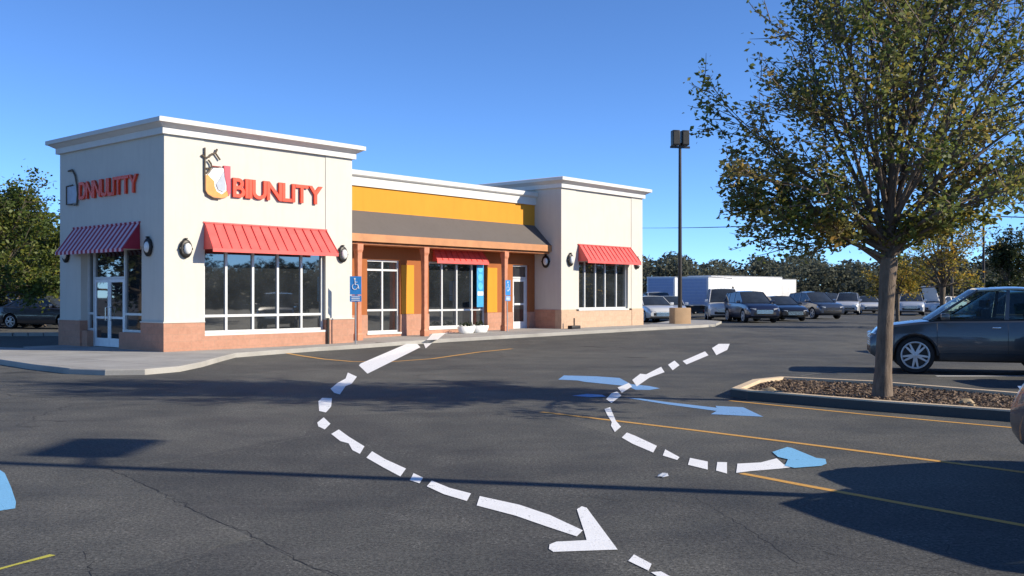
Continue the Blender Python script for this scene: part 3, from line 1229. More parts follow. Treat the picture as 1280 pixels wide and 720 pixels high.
# --- wall lamps ------------------------------------------------------
def lamp_mesh():
    t = thing('wall_lamp', 'tmp', 'wall lamp', group='round wall lamps on the shop')
    bm = bmesh.new()
    lathe(bm, [(.02, 0), (.17, 0), (.20, -.03), (.20, -.07), (.17, -.10), (.12, -.10), (.12, -.05)], 'y', (0, 0, 0), 20)
    for v in bm.verts: v.co.z *= 1.35
    obj('housing', bm, M['bronze'], t, 40)
    bm = bmesh.new()
    lathe(bm, [(.118, -.045), (.118, -.12), (.09, -.155), (.04, -.175), (.005, -.178)], 'y', (.03, 0, 0), 18)
    for v in bm.verts: v.co.z *= 1.35
    obj('lens', bm, M['lens'], t, 50)
    bm = bmesh.new()
    box(bm, -.212, .212, -.09, -.015, -.03, .03, bev=.01)
    box(bm, -.03, .03, -.11, -.015, .268, .31, bev=.008)
    obj('bracket', bm, M['bronze'], t, 40)
    return t


lamp0 = lamp_mesh()
first = True
for s, d, z, rz, lab in [
    (S(231), -.002, Zat(S(231), 0, 311), ANG, 'round wall lamp left of the wide red awning on the front tower'),
    (S(427), -.002, Zat(S(427), 0, 318), ANG, 'round wall lamp between the wide red awning and the blue parking sign'),
    (S(712), -.002, Zat(S(712), 0, 325), ANG, 'round wall lamp left of the far tower window'),
    (S(795.5), -.002, Zat(S(795.5), 0, 329), ANG, 'round wall lamp right of the far tower window, near the light pole'),
    (t2a - .002, D(683, t2a), Zat(t2a, D(683, t2a), 327), ANG - PI / 2, 'shaded round wall lamp under the end of the brown canopy roof'),
    (-.002, D(187), Zat(0, D(187), 309), ANG - PI / 2, 'shaded wall lamp on the near side of the striped awning'),
    (-.002, D(84), Zat(0, D(84), 318), ANG - PI / 2, 'shaded wall lamp at the outer edge by the trees, past the striped awning'),
]:
    p = wpt(s, d, z)
    if first:
        lamp0.location = p; lamp0.rotation_euler = (0, 0, rz); lamp0['label'] = lab; first = False
    else:
        dup(lamp0, p, rz, lab)


# --- signs -----------------------------------------------------------
def text_mesh(ch, size=1.0, depth=.06, bold=.02):
    cu = bpy.data.curves.new('glyph', 'FONT')
    cu.body = ch
    cu.size = size
    cu.extrude = depth / 2
    cu.offset = bold
    tmp = bpy.data.objects.new('glyph', cu)
    COL.objects.link(tmp)
    bpy.context.view_layer.update()
    dg = bpy.context.evaluated_depsgraph_get()
    me = bpy.data.meshes.new_from_object(tmp.evaluated_get(dg))
    bpy.data.objects.remove(tmp)
    me.transform(Matrix.Rotation(PI / 2, 4, 'X'))
    return me


def lay_text(parent, text, x0, x1, z0, z1, m, y=-.05, name='letter', squeeze=.9, depth=.07, bold=.03):
    ms = [text_mesh(c, 1.0, depth, bold) for c in text]
    ws = []
    for me in ms:
        xs_ = [v.co.x for v in me.vertices]
        ws.append((min(xs_), max(xs_)))
    tot = sum(b - a for a, b in ws)
    k = (x1 - x0) * squeeze / tot
    gap = (x1 - x0) * (1 - squeeze) / max(1, len(ms) - 1)
    x = x0
    for me, (a, b) in zip(ms, ws):
        zs_ = [v.co.z for v in me.vertices]
        za, zb = min(zs_), max(zs_)
        for v in me.vertices:
            v.co.x = x + (v.co.x - a) * k
            v.co.z = z0 + (v.co.z - za) / (zb - za) * (z1 - z0)
            v.co.y = v.co.y + y
        x += (b - a) * k + gap
        me.materials.clear()
        link_mesh(name, me, m, parent)


# front sign: origin at its left edge on the wall, local x along the wall
sgn = thing('shop_sign', 'sunlit red letter sign with round orange and grey emblem above wide red awning', 'sign', wpt(S(254), PR, 0), ANG)
s_ = lambda px: S(px) - S(254)
lay_text(sgn, 'BIIUNLITY', s_(290), s_(402), 4.66, 5.24, M['letter'], squeeze=.97, bold=.02)
wE = s_(288)
zc, zb_ = 5.12, 4.60


def emb(pts, name, m, y0, th, parent):
    bm = bmesh.new()
    prism(bm, [(x * wE, y0, z) for x, z in pts], (0, -th, 0))
    return obj(name, bm, m, parent)


# cup-like emblem: orange belly, white centre, grey wedge, crimson bar, bronze outline and twig strokes
EZ = lambda yy: 4.58 + (580 - yy) / 380 * .95      # rows of the enlarged view
EXx = lambda xx: (xx - 60) / 410
orange_pts = [(75, 320), (130, 320), (170, 360), (210, 380), (215, 440), (250, 500), (330, 530), (400, 480), (440, 500), (410, 550), (330, 575), (240, 575), (160, 565), (100, 535), (75, 480)]
emb([(EXx(a), EZ(b)) for a, b in orange_pts], 'emblem_bowl', M['sign_orange'], -.01, .06, sgn)
white_pts = [(120, 318), (200, 230), (350, 215), (362, 240), (400, 420), (400, 478), (330, 527), (252, 497), (218, 438), (213, 378)]
emb([(EXx(a), EZ(b)) for a, b in white_pts], 'emblem_face', M['sign_white'], -.01, .045, sgn)
grey_pts = [(350, 260), (378, 400), (385, 470), (340, 500), (270, 480), (235, 415), (290, 350)]
emb([(EXx(a), EZ(b)) for a, b in grey_pts], 'emblem_wedge', M['sign_grey'], -.057, .02, sgn)
red_pts = [(358, 185), (455, 185), (455, 500), (430, 540), (402, 478), (402, 418), (370, 300)]
emb([(EXx(a), EZ(b)) for a, b in red_pts], 'emblem_bar', M['sign_pink'], -.01, .065, sgn)


def stroke(pts, r, name, m, parent, y=-.06):
    bm = bmesh.new()
    tube(bm, [(EXx(a) * wE, y, EZ(b)) for a, b in pts], r, 6)
    return obj(name, bm, m, parent)


stroke([(72, 0), (72, 300), (75, 500), (110, 545), (200, 580), (300, 582)], .026, 'emblem_outline', M['sign_line'], sgn)
stroke([(25, 92), (80, 118), (130, 105), (175, 65), (230, 48), (255, 0)], .030, 'emblem_twig', M['sign_line'], sgn)
stroke([(230, 48), (265, 85), (300, 122)], .026, 'emblem_twig', M['sign_line'], sgn)
stroke([(125, 140), (165, 180), (170, 215), (140, 260), (95, 300)], .026, 'emblem_twig', M['sign_line'], sgn)
stroke([(85, 240), (120, 235), (150, 240)], .022, 'emblem_twig', M['sign_line'], sgn)
stroke([(178, 207), (310, 207)], .020, 'emblem_dash', M['letter_dark'], sgn)

sg2 = thing('shop_sign', 'shaded red letter sign beside a small outlined cup emblem above striped awning', 'sign', wpt(0, D(84), 0), ANG - PI / 2)
q_ = lambda px: D(84) - D(px)
lay_text(sg2, 'DNNULITTY', q_(101.5), q_(174), 4.72, 5.26, M['letter'], squeeze=.97, bold=.02)
bm = bmesh.new()
a, b = q_(85), q_(98)
tube(bm, [(a, -.05, 5.20), (a, -.05, 4.62), (a + (b - a) * .55, -.05, 4.60)], .024, 6)
tube(bm, [(a, -.05, 5.20), (a + (b - a) * .6, -.05, 5.22)], .02, 6)
obj('emblem_outline', bm, M['sign_line'], sg2)
bm = bmesh.new()
tube(bm, [(a + (b - a) * .2, -.05, 5.68), (a + (b - a) * .55, -.05, 5.70), (a + (b - a) * .85, -.05, 5.5), (b, -.05, 5.2), (b + .06, -.05, 4.9), (b, -.05, 4.58), (a + (b - a) * .75, -.05, 4.58)], .032, 6)
obj('emblem_handle', bm, M['sign_line'], sg2)
bm = bmesh.new()
box(bm, a + .03, b - .03, -.04, -.012, 4.64, 5.18)
obj('emblem_cup', bm, M['sign_grey'], sg2)


# --- parking signs ----------------------------------------------------
def parking_sign(loc, rz, label):
    t = thing('parking_sign', label, 'sign', loc, rz)
    bm = bmesh.new(); tube(bm, [(0, 0, -.05), (0, 0, 2.35)], .03, 8)
    obj('pole', bm, M['galv'], t, 40)
    bm = bmesh.new(); box(bm, -.22, .22, -.045, -.033, 1.75, 2.40, bev=.005)
    t.scale = (.85, .85, .92)
    pl = obj('plate', bm, M['sign_blue'], t)
    bm = bmesh.new(); box(bm, -.22, .22, -.045, -.033, 1.50, 1.72, bev=.005)
    lo = obj('lower_plate', bm, M['sign_blue'], t)
    bm = bmesh.new()
    y = -.052
    lathe(bm, [(.035, y), (.035, y - .004)], 'y', (-.03, 0, 2.31), 12)           # head
    tube(bm, [(-.03, y, 2.26), (-.02, y, 2.10), (.08, y, 2.10), (.12, y, 1.96)], .014, 5)
    tube(bm, [(-.02, y, 2.19), (.07, y, 2.19)], .012, 5)
    tube(bm, [(-.03 + .1 * math.cos(a), y, 2.03 + .1 * math.sin(a)) for a in [R(120 + 20 * k) for k in range(13)]], .012, 5)
    obj('symbol', bm, M['paper'], pl)
    bm = bmesh.new()
    for z in (1.67, 1.61, 1.55): box(bm, -.16, .16, y - .002, y + .004, z - .012, z + .014)
    obj('lettering_bar', bm, M['paper'], lo)
    return t


p = wpt(S(444), 0.0)
pz = G(444.5, 430, H)
parking_sign((pz.x, pz.y, gz(pz.y) + H), .15, 'blue accessible parking sign on a post at the front tower corner')
pz = G(634.5, 414, H)
pz = wpt(S(634, .1), .1)
parking_sign((pz.x, pz.y, gz(pz.y) + H - .15), ANG * .3 + .75, 'blue and white parking sign before the glass door under the canopy')

# banners hung on the middle window
bn = thing('window_banner', 'tall cyan and blue banner hanging at the edge of the middle window', 'banner', wpt(S(598.5, MD), MD - .05, 0), ANG)
bm = bmesh.new(); box(bm, -.20, .20, -.03, -.012, 1.25, 3.02, bev=.004)
obj('cloth', bm, M['poster_blue'], bn)
bm = bmesh.new()
for z in (2.8, 2.45, 2.1): lathe(bm, [(.15, -.035), (.15, -.04)], 'y', (0, 0, z), 18)
obj('disc_print', bm, M['poster_cyan'], bn)
bm = bmesh.new(); box(bm, -.17, .17, -.042, -.032, 1.72, 1.88); obj('white_band', bm, M['paper'], bn)

# low white planters on the walk and small kerbside pieces
def planter(loc, rz, label, sc=1.0):
    t = thing('planter', label, 'planter', loc, rz, 'planters before the middle window')
    bm = bmesh.new()
    rings = []
    for z, r in ((0, .30), (.04, .34), (.2, .40), (.32, .42), (.34, .40), (.30, .35)):
        rings.append([bm.verts.new((math.cos(a) * r * 1.35 * sc, math.sin(a) * r * .7 * sc, z * sc)) for a in [2 * PI * k / 20 for k in range(20)]])
    for ra, rb in zip(rings, rings[1:]):
        for k in range(20): bm.faces.new((ra[k], ra[(k + 1) % 20], rb[(k + 1) % 20], rb[k]))
    bm.faces.new(list(reversed(rings[0]))); bm.faces.new(rings[-1])
    obj('bowl', bm, M['paper'], t, 40)
    bm = bmesh.new()
    for i in range(90):
        c = Vector((random.gauss(0, .2) * sc, random.gauss(0, .1) * sc, (.34 + random.uniform(0, .18)) * sc))
        v = [bm.verts.new(c + Vector((random.uniform(-1, 1), random.uniform(-1, 1), random.uniform(-1, 1))) * .06) for _ in range(3)]
        bm.faces.new(v)
    obj('foliage', bm, M['leaf_dark'], t)
    return t


pp = wpt(S(583, .75), .75); planter((pp.x, pp.y, gz(pp.y) + H), ANG, 'white oval planter before the middle window, the one nearer the front tower', .8)
pp = wpt(S(600, .75), .75); planter((pp.x, pp.y, gz(pp.y) + H), ANG, 'white oval planter before the middle window, the one nearer the glass door', .8)


def wheel_stop(px, py, label, L=1.2):
    g = G(px, py)
    bm = bmesh.new()
    prism(bm, [(-L / 2, -.1, .0), (-L / 2, .1, .0), (-L / 2, .06, .12), (-L / 2, -.06, .12)], (L, 0, 0))
    o = obj('wheel_stop', bm, M['rubber'])
    o.location = (g.x, g.y, gz(g.y)); o.rotation_euler = (0, 0, ANG)
    tag(o, label, 'wheel stop', 'rubber wheel stops')


wheel_stop(456, 434.5, 'black rubber wheel stop just below the blue parking sign', .75)
wheel_stop(484, 432, 'black rubber wheel stop between blue parking sign and painted white dashes', 1.0)
g_ = wpt(S(708), -.45)
t = thing('utility_box', 'small black box with a short pipe at the foot of the far tower', 'utility box', (g_.x, g_.y, gz(g_.y) + H), ANG)
bx('case', M['black'], t, -.35, .25, -.12, .12, 0, .14, bev=.02)
bm = bmesh.new(); tube(bm, [(-.05, 0, .1), (-.05, 0, .45)], .03, 8); obj('pipe', bm, M['rubber'], t)
# downpipe on the front tower
bm = bmesh.new(); box(bm, -.04, .04, -.09, -.01, .12, .98)
o_ = obj('conduit', bm, M['bronze'], bld); o_.location = (S(408.5), 0, 0)


# ------------------------------------------------------------------ vehicles
def lerp_tab(tab, x):
    if x <= tab[0][0]: return tab[0][1]
    for (a, va), (b, vb) in zip(tab, tab[1:]):
        if x <= b:
            t = (x - a) / (b - a)
            return va + (vb - va) * t
    return tab[-1][1]


def smooth_tab(tab, x):
    return sum(lerp_tab(tab, x + o) * w_ for o, w_ in ((-.06, .25), (0, .5), (.06, .25)))


def make_wheel(t, x, y, r, side, spokes=10, detail=True):
    bm = bmesh.new()
    wd = .22
    prof = [(r * .60, -.015), (r * .76, -wd / 2 + .012), (r * .80, -wd / 2), (r * .93, -wd / 2), (r * .985, -wd / 2 + .03), (r, -wd / 2 + .06), (r, wd / 2 - .06), (r * .985, wd / 2 - .03), (r * .93, wd / 2), (r * .80, wd / 2), (r * .76, wd / 2 - .012), (r * .60, .015)]
    lathe(bm, prof, 'y', (0, 0, 0), 28)
    wh = obj('wheel', bm, M['rubber'], t, 35)
    wh.location = (x, y, r)
    bm = bmesh.new()
    s = side
    rr = r * .74
    # rim barrel, lip and spokes
    pr = [(rr, s * wd * .30), (rr, s * (wd / 2 + .004)), (rr - .02, s * (wd / 2 + .008)), (rr - .035, s * (wd / 2 - .01)), (rr - .04, s * wd * .30)]
    rings = []
    seg = 28
    for a, h in pr: rings.append([bm.verts.new((a * math.cos(2 * PI * k / seg), h, a * math.sin(2 * PI * k / seg))) for k in range(seg)])
    for ra, rb in zip(rings, rings[1:]):
        for k in range(seg): bm.faces.new((ra[k], ra[(k + 1) % seg], rb[(k + 1) % seg], rb[k]))
    n = spokes
    for k in range(n):
        a = 2 * PI * k / n + (.12 if k % 2 else -.12) * (1 if n > 6 else 0)
        c, q = math.cos(a), math.sin(a)
        w0, w1 = .028, .018
        L0, L1 = .03, rr - .02
        y0, y1 = s * (wd / 2 - .035), s * (wd / 2 - .005)
        P = [(L0, -w0), (L1, -w1), (L1, w1), (L0, w0)]
        va = [bm.verts.new((u_ * c - v_ * q, y1 if u_ < .1 else y1 - s * .012, u_ * q + v_ * c)) for u_, v_ in P]
        vb = [bm.verts.new((u_ * c - v_ * q, y0, u_ * q + v_ * c)) for u_, v_ in P]
        bm.faces.new(va); bm.faces.new(list(reversed(vb)))
        for i in range(4): bm.faces.new((va[i], vb[i], vb[(i + 1) % 4], va[(i + 1) % 4]))
    lathe(bm, [(.05, s * (wd / 2 - .04)), (.05, s * (wd / 2 + .004)), (.035, s * (wd / 2 + .012))], 'y', (0, 0, 0), 14)
    obj('rim', bm, M['rim'], wh, 35)
    bm = bmesh.new()
    lathe(bm, [(rr - .03, s * wd * .12), (rr - .03, s * wd * .2)], 'y', (0, 0, 0), 20)
    obj('brake_disc', bm, M['black'], wh, 35)
    return wh


KINDS_ = {
    # nose +x. body top line, greenhouse corner points
    'suv': dict(L=4.65, W=1.88, top=[(-2.325, .80), (-2.28, 1.06), (-1.9, 1.13), (0, 1.10), (.95, 1.09), (1.4, 1.05), (1.95, .98), (2.2, .88), (2.325, .70)],
                gh=[(-2.22, 1.12), (-1.86, 1.66), (-.6, 1.735), (.12, 1.70), (1.08, 1.09)], r=.37, fa=1.40, ra=-1.33, sill=.30, pil=(-1.38, -.42)),
    'sedan': dict(L=4.75, W=1.82, top=[(-2.375, .72), (-2.32, .98), (-1.75, 1.02), (0, .98), (.85, .97), (1.4, .92), (2.0, .82), (2.25, .73), (2.375, .58)],
                  gh=[(-1.72, 1.02), (-1.0, 1.36), (-.3, 1.45), (.15, 1.44), (1.05, .97)], r=.33, fa=1.45, ra=-1.36, sill=.26, pil=(-1.0, -.30)),
    'van': dict(L=4.9, W=1.95, top=[(-2.45, .85), (-2.42, 1.12), (-1.9, 1.18), (0, 1.17), (1.2, 1.14), (1.6, 1.08), (2.15, .98), (2.38, .85), (2.45, .68)],
                gh=[(-2.36, 1.17), (-2.2, 1.85), (-.8, 1.93), (.55, 1.88), (1.5, 1.12)], r=.35, fa=1.60, ra=-1.45, sill=.28, pil=(-1.5, -.2)),
}


def make_car(kind, paint, label, loc, rz, group=None, zs=1.0, rs=1.0, name='parked_car', cat='car', detail=1, lsc=1.0, spokes=10, glass=None):
    K = KINDS_[kind]
    L, Wd = K['L'], K['W']
    t = thing(name, label, cat, loc, rz, group)
    gl = glass or (M['car_glass'] if detail else M['far_glass'])
    r = K['r'] * rs
    sill = K['sill'] * zs
    AR = r + .06
    n = 64 if detail else 36
    xs_ = [-L / 2 + L * i / n for i in range(n + 1)]
    for c in (K['fa'], K['ra']):
        xs_ += [c - AR, c + AR, c - AR * .97, c + AR * .97]
    xs_ = sorted(set(round(x, 4) for x in xs_))
    bm = bmesh.new()
    rings = []
    for x in xs_:
        e = abs(x) / (L / 2)
        wx = Wd / 2 * (1 - .13 * max(0, (e - .72) / .28) ** 2.2)
        tz = smooth_tab(K['top'], x) * zs
        zb = sill
        if e > .93: zb = sill + (e - .93) / .07 * .10
        arch = None
        for c in (K['fa'], K['ra']):
            if abs(x - c) < AR:
                arch = r + math.sqrt(max(0, AR * AR - (x - c) ** 2))
        za = max(zb, arch) if arch else zb
        hh = tz - zb
        def yz(f): return max(zb + f * hh, za)
        prof = [(0, zb + (.35 if arch else 0)), (wx * .80, zb + (.35 if arch else 0)), (wx * .965 if not arch else wx * .985, za), (wx * .985, max(za + .003, zb + .05)), (wx, max(za + .006, zb + .28 * hh)), (wx * 1.0, max(za + .009, zb + .55 * hh)),
                (wx * .985, max(za + .012, zb + .76 * hh)), (wx * .955, max(za + .015, tz - .05 * zs)), (wx * .90, tz - .008), (wx * .60, tz + .018), (0, tz + .03)]
        ring = [bm.verts.new((x, y, z)) for y, z in prof] + [bm.verts.new((x, -y, z)) for y, z in reversed(prof[1:-1])]
        rings.append(ring)
    m_ = len(rings[0])
    for a, b in zip(rings, rings[1:]):
        for k in range(m_): bm.faces.new((a[k], a[(k + 1) % m_], b[(k + 1) % m_], b[k]))
    bm.faces.new(list(reversed(rings[0]))); bm.faces.new(rings[-1])
    obj('body', bm, paint, t, 32)
    # dark underbody and inner arches
    bm = bmesh.new()
    box(bm, -L / 2 + .25, L / 2 - .25, -Wd / 2 * .72, Wd / 2 * .72, sill - .06, sill + .38)
    obj('underbody', bm, M['black'], t)
    if detail:
        for nm, zz in (('sill_trim', None),):
            for s in (1, -1):
                bm = bmesh.new()
                box(bm, K['ra'] + AR + .02, K['fa'] - AR - .02, s * (Wd / 2 * .97), s * (Wd / 2 + .006), sill - .015, sill + .13 * zs, bev=.01)
                for c in (K['fa'], K['ra']):
                    P = []
                    for q in range(13):
                        a = PI * q / 12
                        P.append((c + math.cos(a) * (AR - .005), s * (Wd / 2 * .985), r + math.sin(a) * (AR - .005)))
                    tube(bm, P, .028, 5)
                obj('sill_trim', bm, M['black'] if kind != 'sedan' else paint, t, 40)
    # greenhouse
    gh = [(x, z * zs) for x, z in K['gh']]
    zb0 = min(z for x, z in gh)
    zr = max(z for x, z in gh)
    wb, wr = Wd / 2 * .905, Wd / 2 * .73

    def hw(z): return wb + (wr - wb) * (max(0.0, z - zb0) / (zr - zb0)) ** 1.15

    def P3(x, z, s, o=0.0): return Vector((x, s * (hw(z) + o), z))
    rear_b, rear_t, mid_t, fr_t, fr_b = gh
    # roof skin
    bm = bmesh.new()
    nx, ny = 10, 8
    gr = []
    for i in range(nx + 1):
        x = rear_t[0] + (fr_t[0] - rear_t[0]) * i / nx
        z = lerp_tab([rear_t, mid_t, fr_t], x)
        row = []
        for j in range(ny + 1):
            f = -1 + 2 * j / ny
            row.append(bm.verts.new((x, f * (hw(z) + .012), z + .045 * (1 - f * f) + .005)))
        gr.append(row)
    for a, b in zip(gr, gr[1:]):
        for j in range(ny): bm.faces.new((a[j], a[j + 1], b[j + 1], b[j]))
    ex = bmesh.ops.extrude_face_region(bm, geom=list(bm.faces))
    for v in ex['geom']:
        if isinstance(v, bmesh.types.BMVert): v.co.z -= .035
    obj('roof', bm, paint, t, 50)
    # pillars
    for s in (1, -1):
        bm = bmesh.new()

        def bar(a, b, wd_=.05, o=.0):
            a3, b3 = P3(*a, s, .004), P3(*b, s, .004)
            P = [a3 + Vector((-wd_, 0, 0)), a3 + Vector((wd_, 0, 0)), b3 + Vector((wd_ * .7, 0, 0)), b3 + Vector((-wd_ * .7, 0, 0))]
            prism(bm, P, (0, -s * .035, 0))
        bar(fr_b, fr_t, .055); bar(rear_b, rear_t, .10)
        bar((K['pil'][1], zb0), (K['pil'][1] - .06, lerp_tab([rear_t, mid_t, fr_t], K['pil'][1]) - .01), .045)
        bar((K['pil'][0], zb0), (K['pil'][0] - .02, lerp_tab([rear_t, mid_t, fr_t], K['pil'][0]) - .01), .05)
        obj('pillar', bm, paint if kind != 'suv' else paint, t)
        # side panes
        bm = bmesh.new()
        xsb = [rear_b[0], K['pil'][0], K['pil'][1], fr_b[0]]
        def topz(x): return lerp_tab([rear_t, mid_t, fr_t], x) - .02
        loops = [[(K['pil'][1], zb0), (fr_b[0] - .05, zb0), (fr_t[0], topz(fr_t[0])), (K['pil'][1] - .06, topz(K['pil'][1]))],
                 [(K['pil'][0], zb0), (K['pil'][1], zb0), (K['pil'][1] - .06, topz(K['pil'][1])), (K['pil'][0] - .02, topz(K['pil'][0]))],
                 [(rear_b[0] + .08, zb0), (K['pil'][0], zb0), (K['pil'][0] - .02, topz(K['pil'][0])), (rear_t[0], topz(rear_t[0]))]]
        for lp in loops:
            ngon(bm, [P3(x, z, s, -.012) for x, z in lp])
        obj('side_window', bm, gl, t)
        # belt moulding
        bm = bmesh.new()
        prism(bm, [P3(rear_b[0] + .1, zb0 - .006, s, .012), P3(fr_b[0] - .03, zb0 - .006, s, .012), P3(fr_b[0] - .03, zb0 + .022, s, .012), P3(rear_b[0] + .1, zb0 + .022, s, .012)], (0, -s * .03, 0))
        obj('belt_trim', bm, M['black'], t)
        # mirror
        bm = bmesh.new()
        mx_ = fr_b[0] - .28
        box(bm, mx_ - .08, mx_ + .10, s * (Wd / 2 * .95), s * (Wd / 2 * .95 + .2), zb0 - .0, zb0 + .15, bev=.03)
        obj('mirror', bm, paint, t, 50)
        # handles and door gaps
        if detail:
            for xh in (K['pil'][1] + .12, K['pil'][0] + .12):
                bm = bmesh.new()
                box(bm, xh, xh + .17, s * (Wd / 2 * .978), s * (Wd / 2 * .978 + .028), zb0 - .17, zb0 - .14, bev=.008)
                obj('door_handle', bm, M['chrome'], t, 40)
            bm = bmesh.new()
            for xg in (K['pil'][1] - .02, fr_b[0] - .12, K['pil'][0] + .0):
                tube(bm, [(xg + (0.0 if f < 1 else 0), s * Wd / 2 * yy_, sill + (zb0 - sill) * f) for f, yy_ in ((.12, .990), (.28, 1.0005), (.55, 1.0), (.76, .984), (.93, .957))], .005, 4)
            obj('door_gap', bm, M['black'], t)
    for nm, (b0, t0) in (('windshield', (fr_b, fr_t)), ('rear_window', (rear_b, rear_t))):
        bm = bmesh.new()
        gr = []
        for i in range(5):
            f = i / 4
            x = b0[0] + (t0[0] - b0[0]) * f
            z = b0[1] + (t0[1] - b0[1]) * f
            row = []
            for j in range(9):
                g = -1 + j / 4
                row.append(bm.verts.new((x + (.09 if nm == 'windshield' else -.05) * (1 - g * g), g * (hw(z) - .02), z + .02 * (1 - g * g))))
            gr.append(row)
        for a, b in zip(gr, gr[1:]):
            for j in range(8): bm.faces.new((a[j], a[j + 1], b[j + 1], b[j]))
        obj(nm, bm, gl, t, 60)
    # cabin floor and seats seen through the glass
    bm = bmesh.new()
    box(bm, rear_b[0] + .2, fr_b[0] - .1, -wb + .03, wb - .03, zb0 - .03, zb0 + .045)
    obj('cabin_trim', bm, M['cabin'], t)
    if detail:
        for xq in (.12, -.85):
            for yq in (-.38, .38):
                bm = bmesh.new()
                box(bm, xq - .28, xq - .14, yq - .24, yq + .24, zb0 + .03, zb0 + .24, bev=.05)
                box(bm, xq - .28, xq - .18, yq - .12, yq + .12, zb0 + .27, zb0 + .44, bev=.04)
                obj('seat', bm, M['seat'], t, 50)
    # lamps, grille, plates
    tf = lambda x: smooth_tab(K['top'], x) * zs
    for s in (1, -1):
        bm = bmesh.new()
        xa, xb = L / 2 - .38, L / 2 - .035
        zt_, zz = tf(L / 2 - .2) - .05, tf(L / 2 - .2) - .21
        e = lambda x: Wd / 2 * (1 - .13 * max(0, (abs(x) / (L / 2) - .72) / .28) ** 2.2)
        pts_o = [(xa, s * (e(xa) * .99 + .006), zt_ - .01), (xb, s * (e(xb) * .92), zt_ - .05), (L / 2 + .006, s * (e(xb) * .62), zt_ - .07), (L / 2 + .006, s * (e(xb) * .62), zz), (xb, s * (e(xb) * .96), zz), (xa + .08, s * (e(xa) + .008), zz + .03)]
        bm2 = bmesh.new()
        prism(bm2, pts_o, (-.05, -s * .04, 0))
        obj('headlight', bm2, M['head'], t)
        bm.free()
        bm = bmesh.new()
        box(bm, -L / 2 - .008, -L / 2 + .16, s * Wd / 2 * .70, s * (e(L / 2) * .995 + .005), tf(-L / 2 + .1) - .26, tf(-L / 2 + .1) - .04, bev=.02)
        obj('taillight', bm, M['tail'], t, 40)
    bm = bmesh.new()
    hg = tf(L / 2 - .1) - .10
    for k in range(4): box(bm, L / 2 - .02, L / 2 + .012, -.46, .46, hg - .22 + k * .055, hg - .19 + k * .055)
    obj('grille', bm, M['chrome'], t)
    bm = bmesh.new()
    box(bm, L / 2 - .05, L / 2 + .006, -.62, .62, sill + .12, sill + .28, bev=.01)
    obj('bumper_intake', bm, M['black'], t, 40)
    bx('licence_plate', M['paper'], t, -L / 2 - .015, -L / 2 + .01, -.16, .16, sill + .34, sill + .45)
    for x in (K['fa'], K['ra']):
        for s in (1, -1):
            make_wheel(t, x, s * (Wd / 2 - .12), r, s, spokes)
    return t


# grey SUV beyond the tree island
p_grey = car_paint('paint_grey', (.07, .075, .08), .4)
wheelX = XatY(1145.5, 21.6)
make_car('suv', p_grey, 'grey SUV parked side-on just behind the tree in the mulch island', (wheelX + 1.40 * .955 + .94 * .295, 21.65 - 1.40 * .295 + .94 * .955, 0), PI - .30, zs=1.075, rs=1.10, glass=m_glass_tint('clear_side_glass', (.52, .66, .66)))
# dark SUV just entering the frame at the right
p_dark = car_paint('paint_dark', (.020, .024, .034), .5)
d_ = Vector((.34, -.94, 0)).normalized()
nose = Vector((5.50, 9.7, 0))
c_ = nose + d_ * 2.325
make_car('suv', car_paint('paint_charcoal', (.055, .058, .065), .2), 'dark SUV cut off at the frame edge, casting the large shadow over the yellow line', (c_.x, c_.y, 0), math.atan2(-d_.y, -d_.x), zs=1.04)
make_car('suv', p_dark, 'dark SUV added out of frame for the shadow in front of the grey SUV', (12.75, 18.7, 0), PI - .05, zs=1.04)  # unseen car, added to shade the ground before the grey SUV
p_black = car_paint('paint_black', (.012, .014, .02), .4)
make_car('suv', p_black, 'black SUV whose roof shows above the bonnet of the grey SUV', (XatY(1168, 29) + 2.2, 29.5, gz(29)), PI, zs=1.06)

# far row of dark cars, noses towards the sun
far = [
    ('suv', (.010, .014, .040), 938, 402.5, -84, 'navy SUV first in the dark row, next to the white van'),
    ('sedan', (.008, .009, .014), 974, 400.5, -82, 'black car in the middle of the dark row, between navy and blue cars'),
    ('suv', (.030, .042, .070), 1018, 398, -78, 'slate blue SUV at the end of the dark row, beside the white SUV'),
    ('suv', (.55, .56, .57), 1060, 393.0, -112, 'white SUV facing out, beside the slate blue SUV'),
    ('sedan', (.60, .60, .58), 1084, 391.5, -100, 'small white car partly hidden by the tree trunk'),
    ('suv', (.45, .48, .52), 1139, 394.0, -112, 'silver white SUV with dark windshield, between tree trunk and raised panel'),
    ('sedan', (.62, .62, .60), 814, 402.0, -80, 'white car half hidden by the far tower corner'),
    ('sedan', (.50, .52, .55), 836, 401.5, -95, 'pale silver car right behind the light pole pedestal'),
    ('sedan', (.34, .22, .14), 1187, 389.5, -150, 'tan car glimpsed above the grey SUV bonnet'),
    ('suv', (.03, .032, .036), 1036, 392.0, -85, 'charcoal SUV squeezed between the slate blue and the white SUV'),
    ('suv', (.60, .60, .60), 822, 397.0, -88, 'white SUV behind the half hidden white car at the far tower'),
    ('suv', (.58, .59, .60), 26, 406.5, -20, 'white car under the trees left of the shop'),
    ('sedan', (.02, .022, .03), 62, 410.5, -15, 'dark car in the shade against the left wall of the shop'),
    ('sedan', (.22, .27, .35), -14, 409.0, -25, 'blue grey car at the left frame edge under the tree'),
]
for i, (kd, colr, px, py, ang, lab) in enumerate(far):
    g = G(px, py)
    make_car(kd, car_paint('paint_far_%d' % i, colr, .1), lab, (g.x, g.y, gz(g.y)), R(ang), 'cars parked across the lot', detail=0, spokes=7)

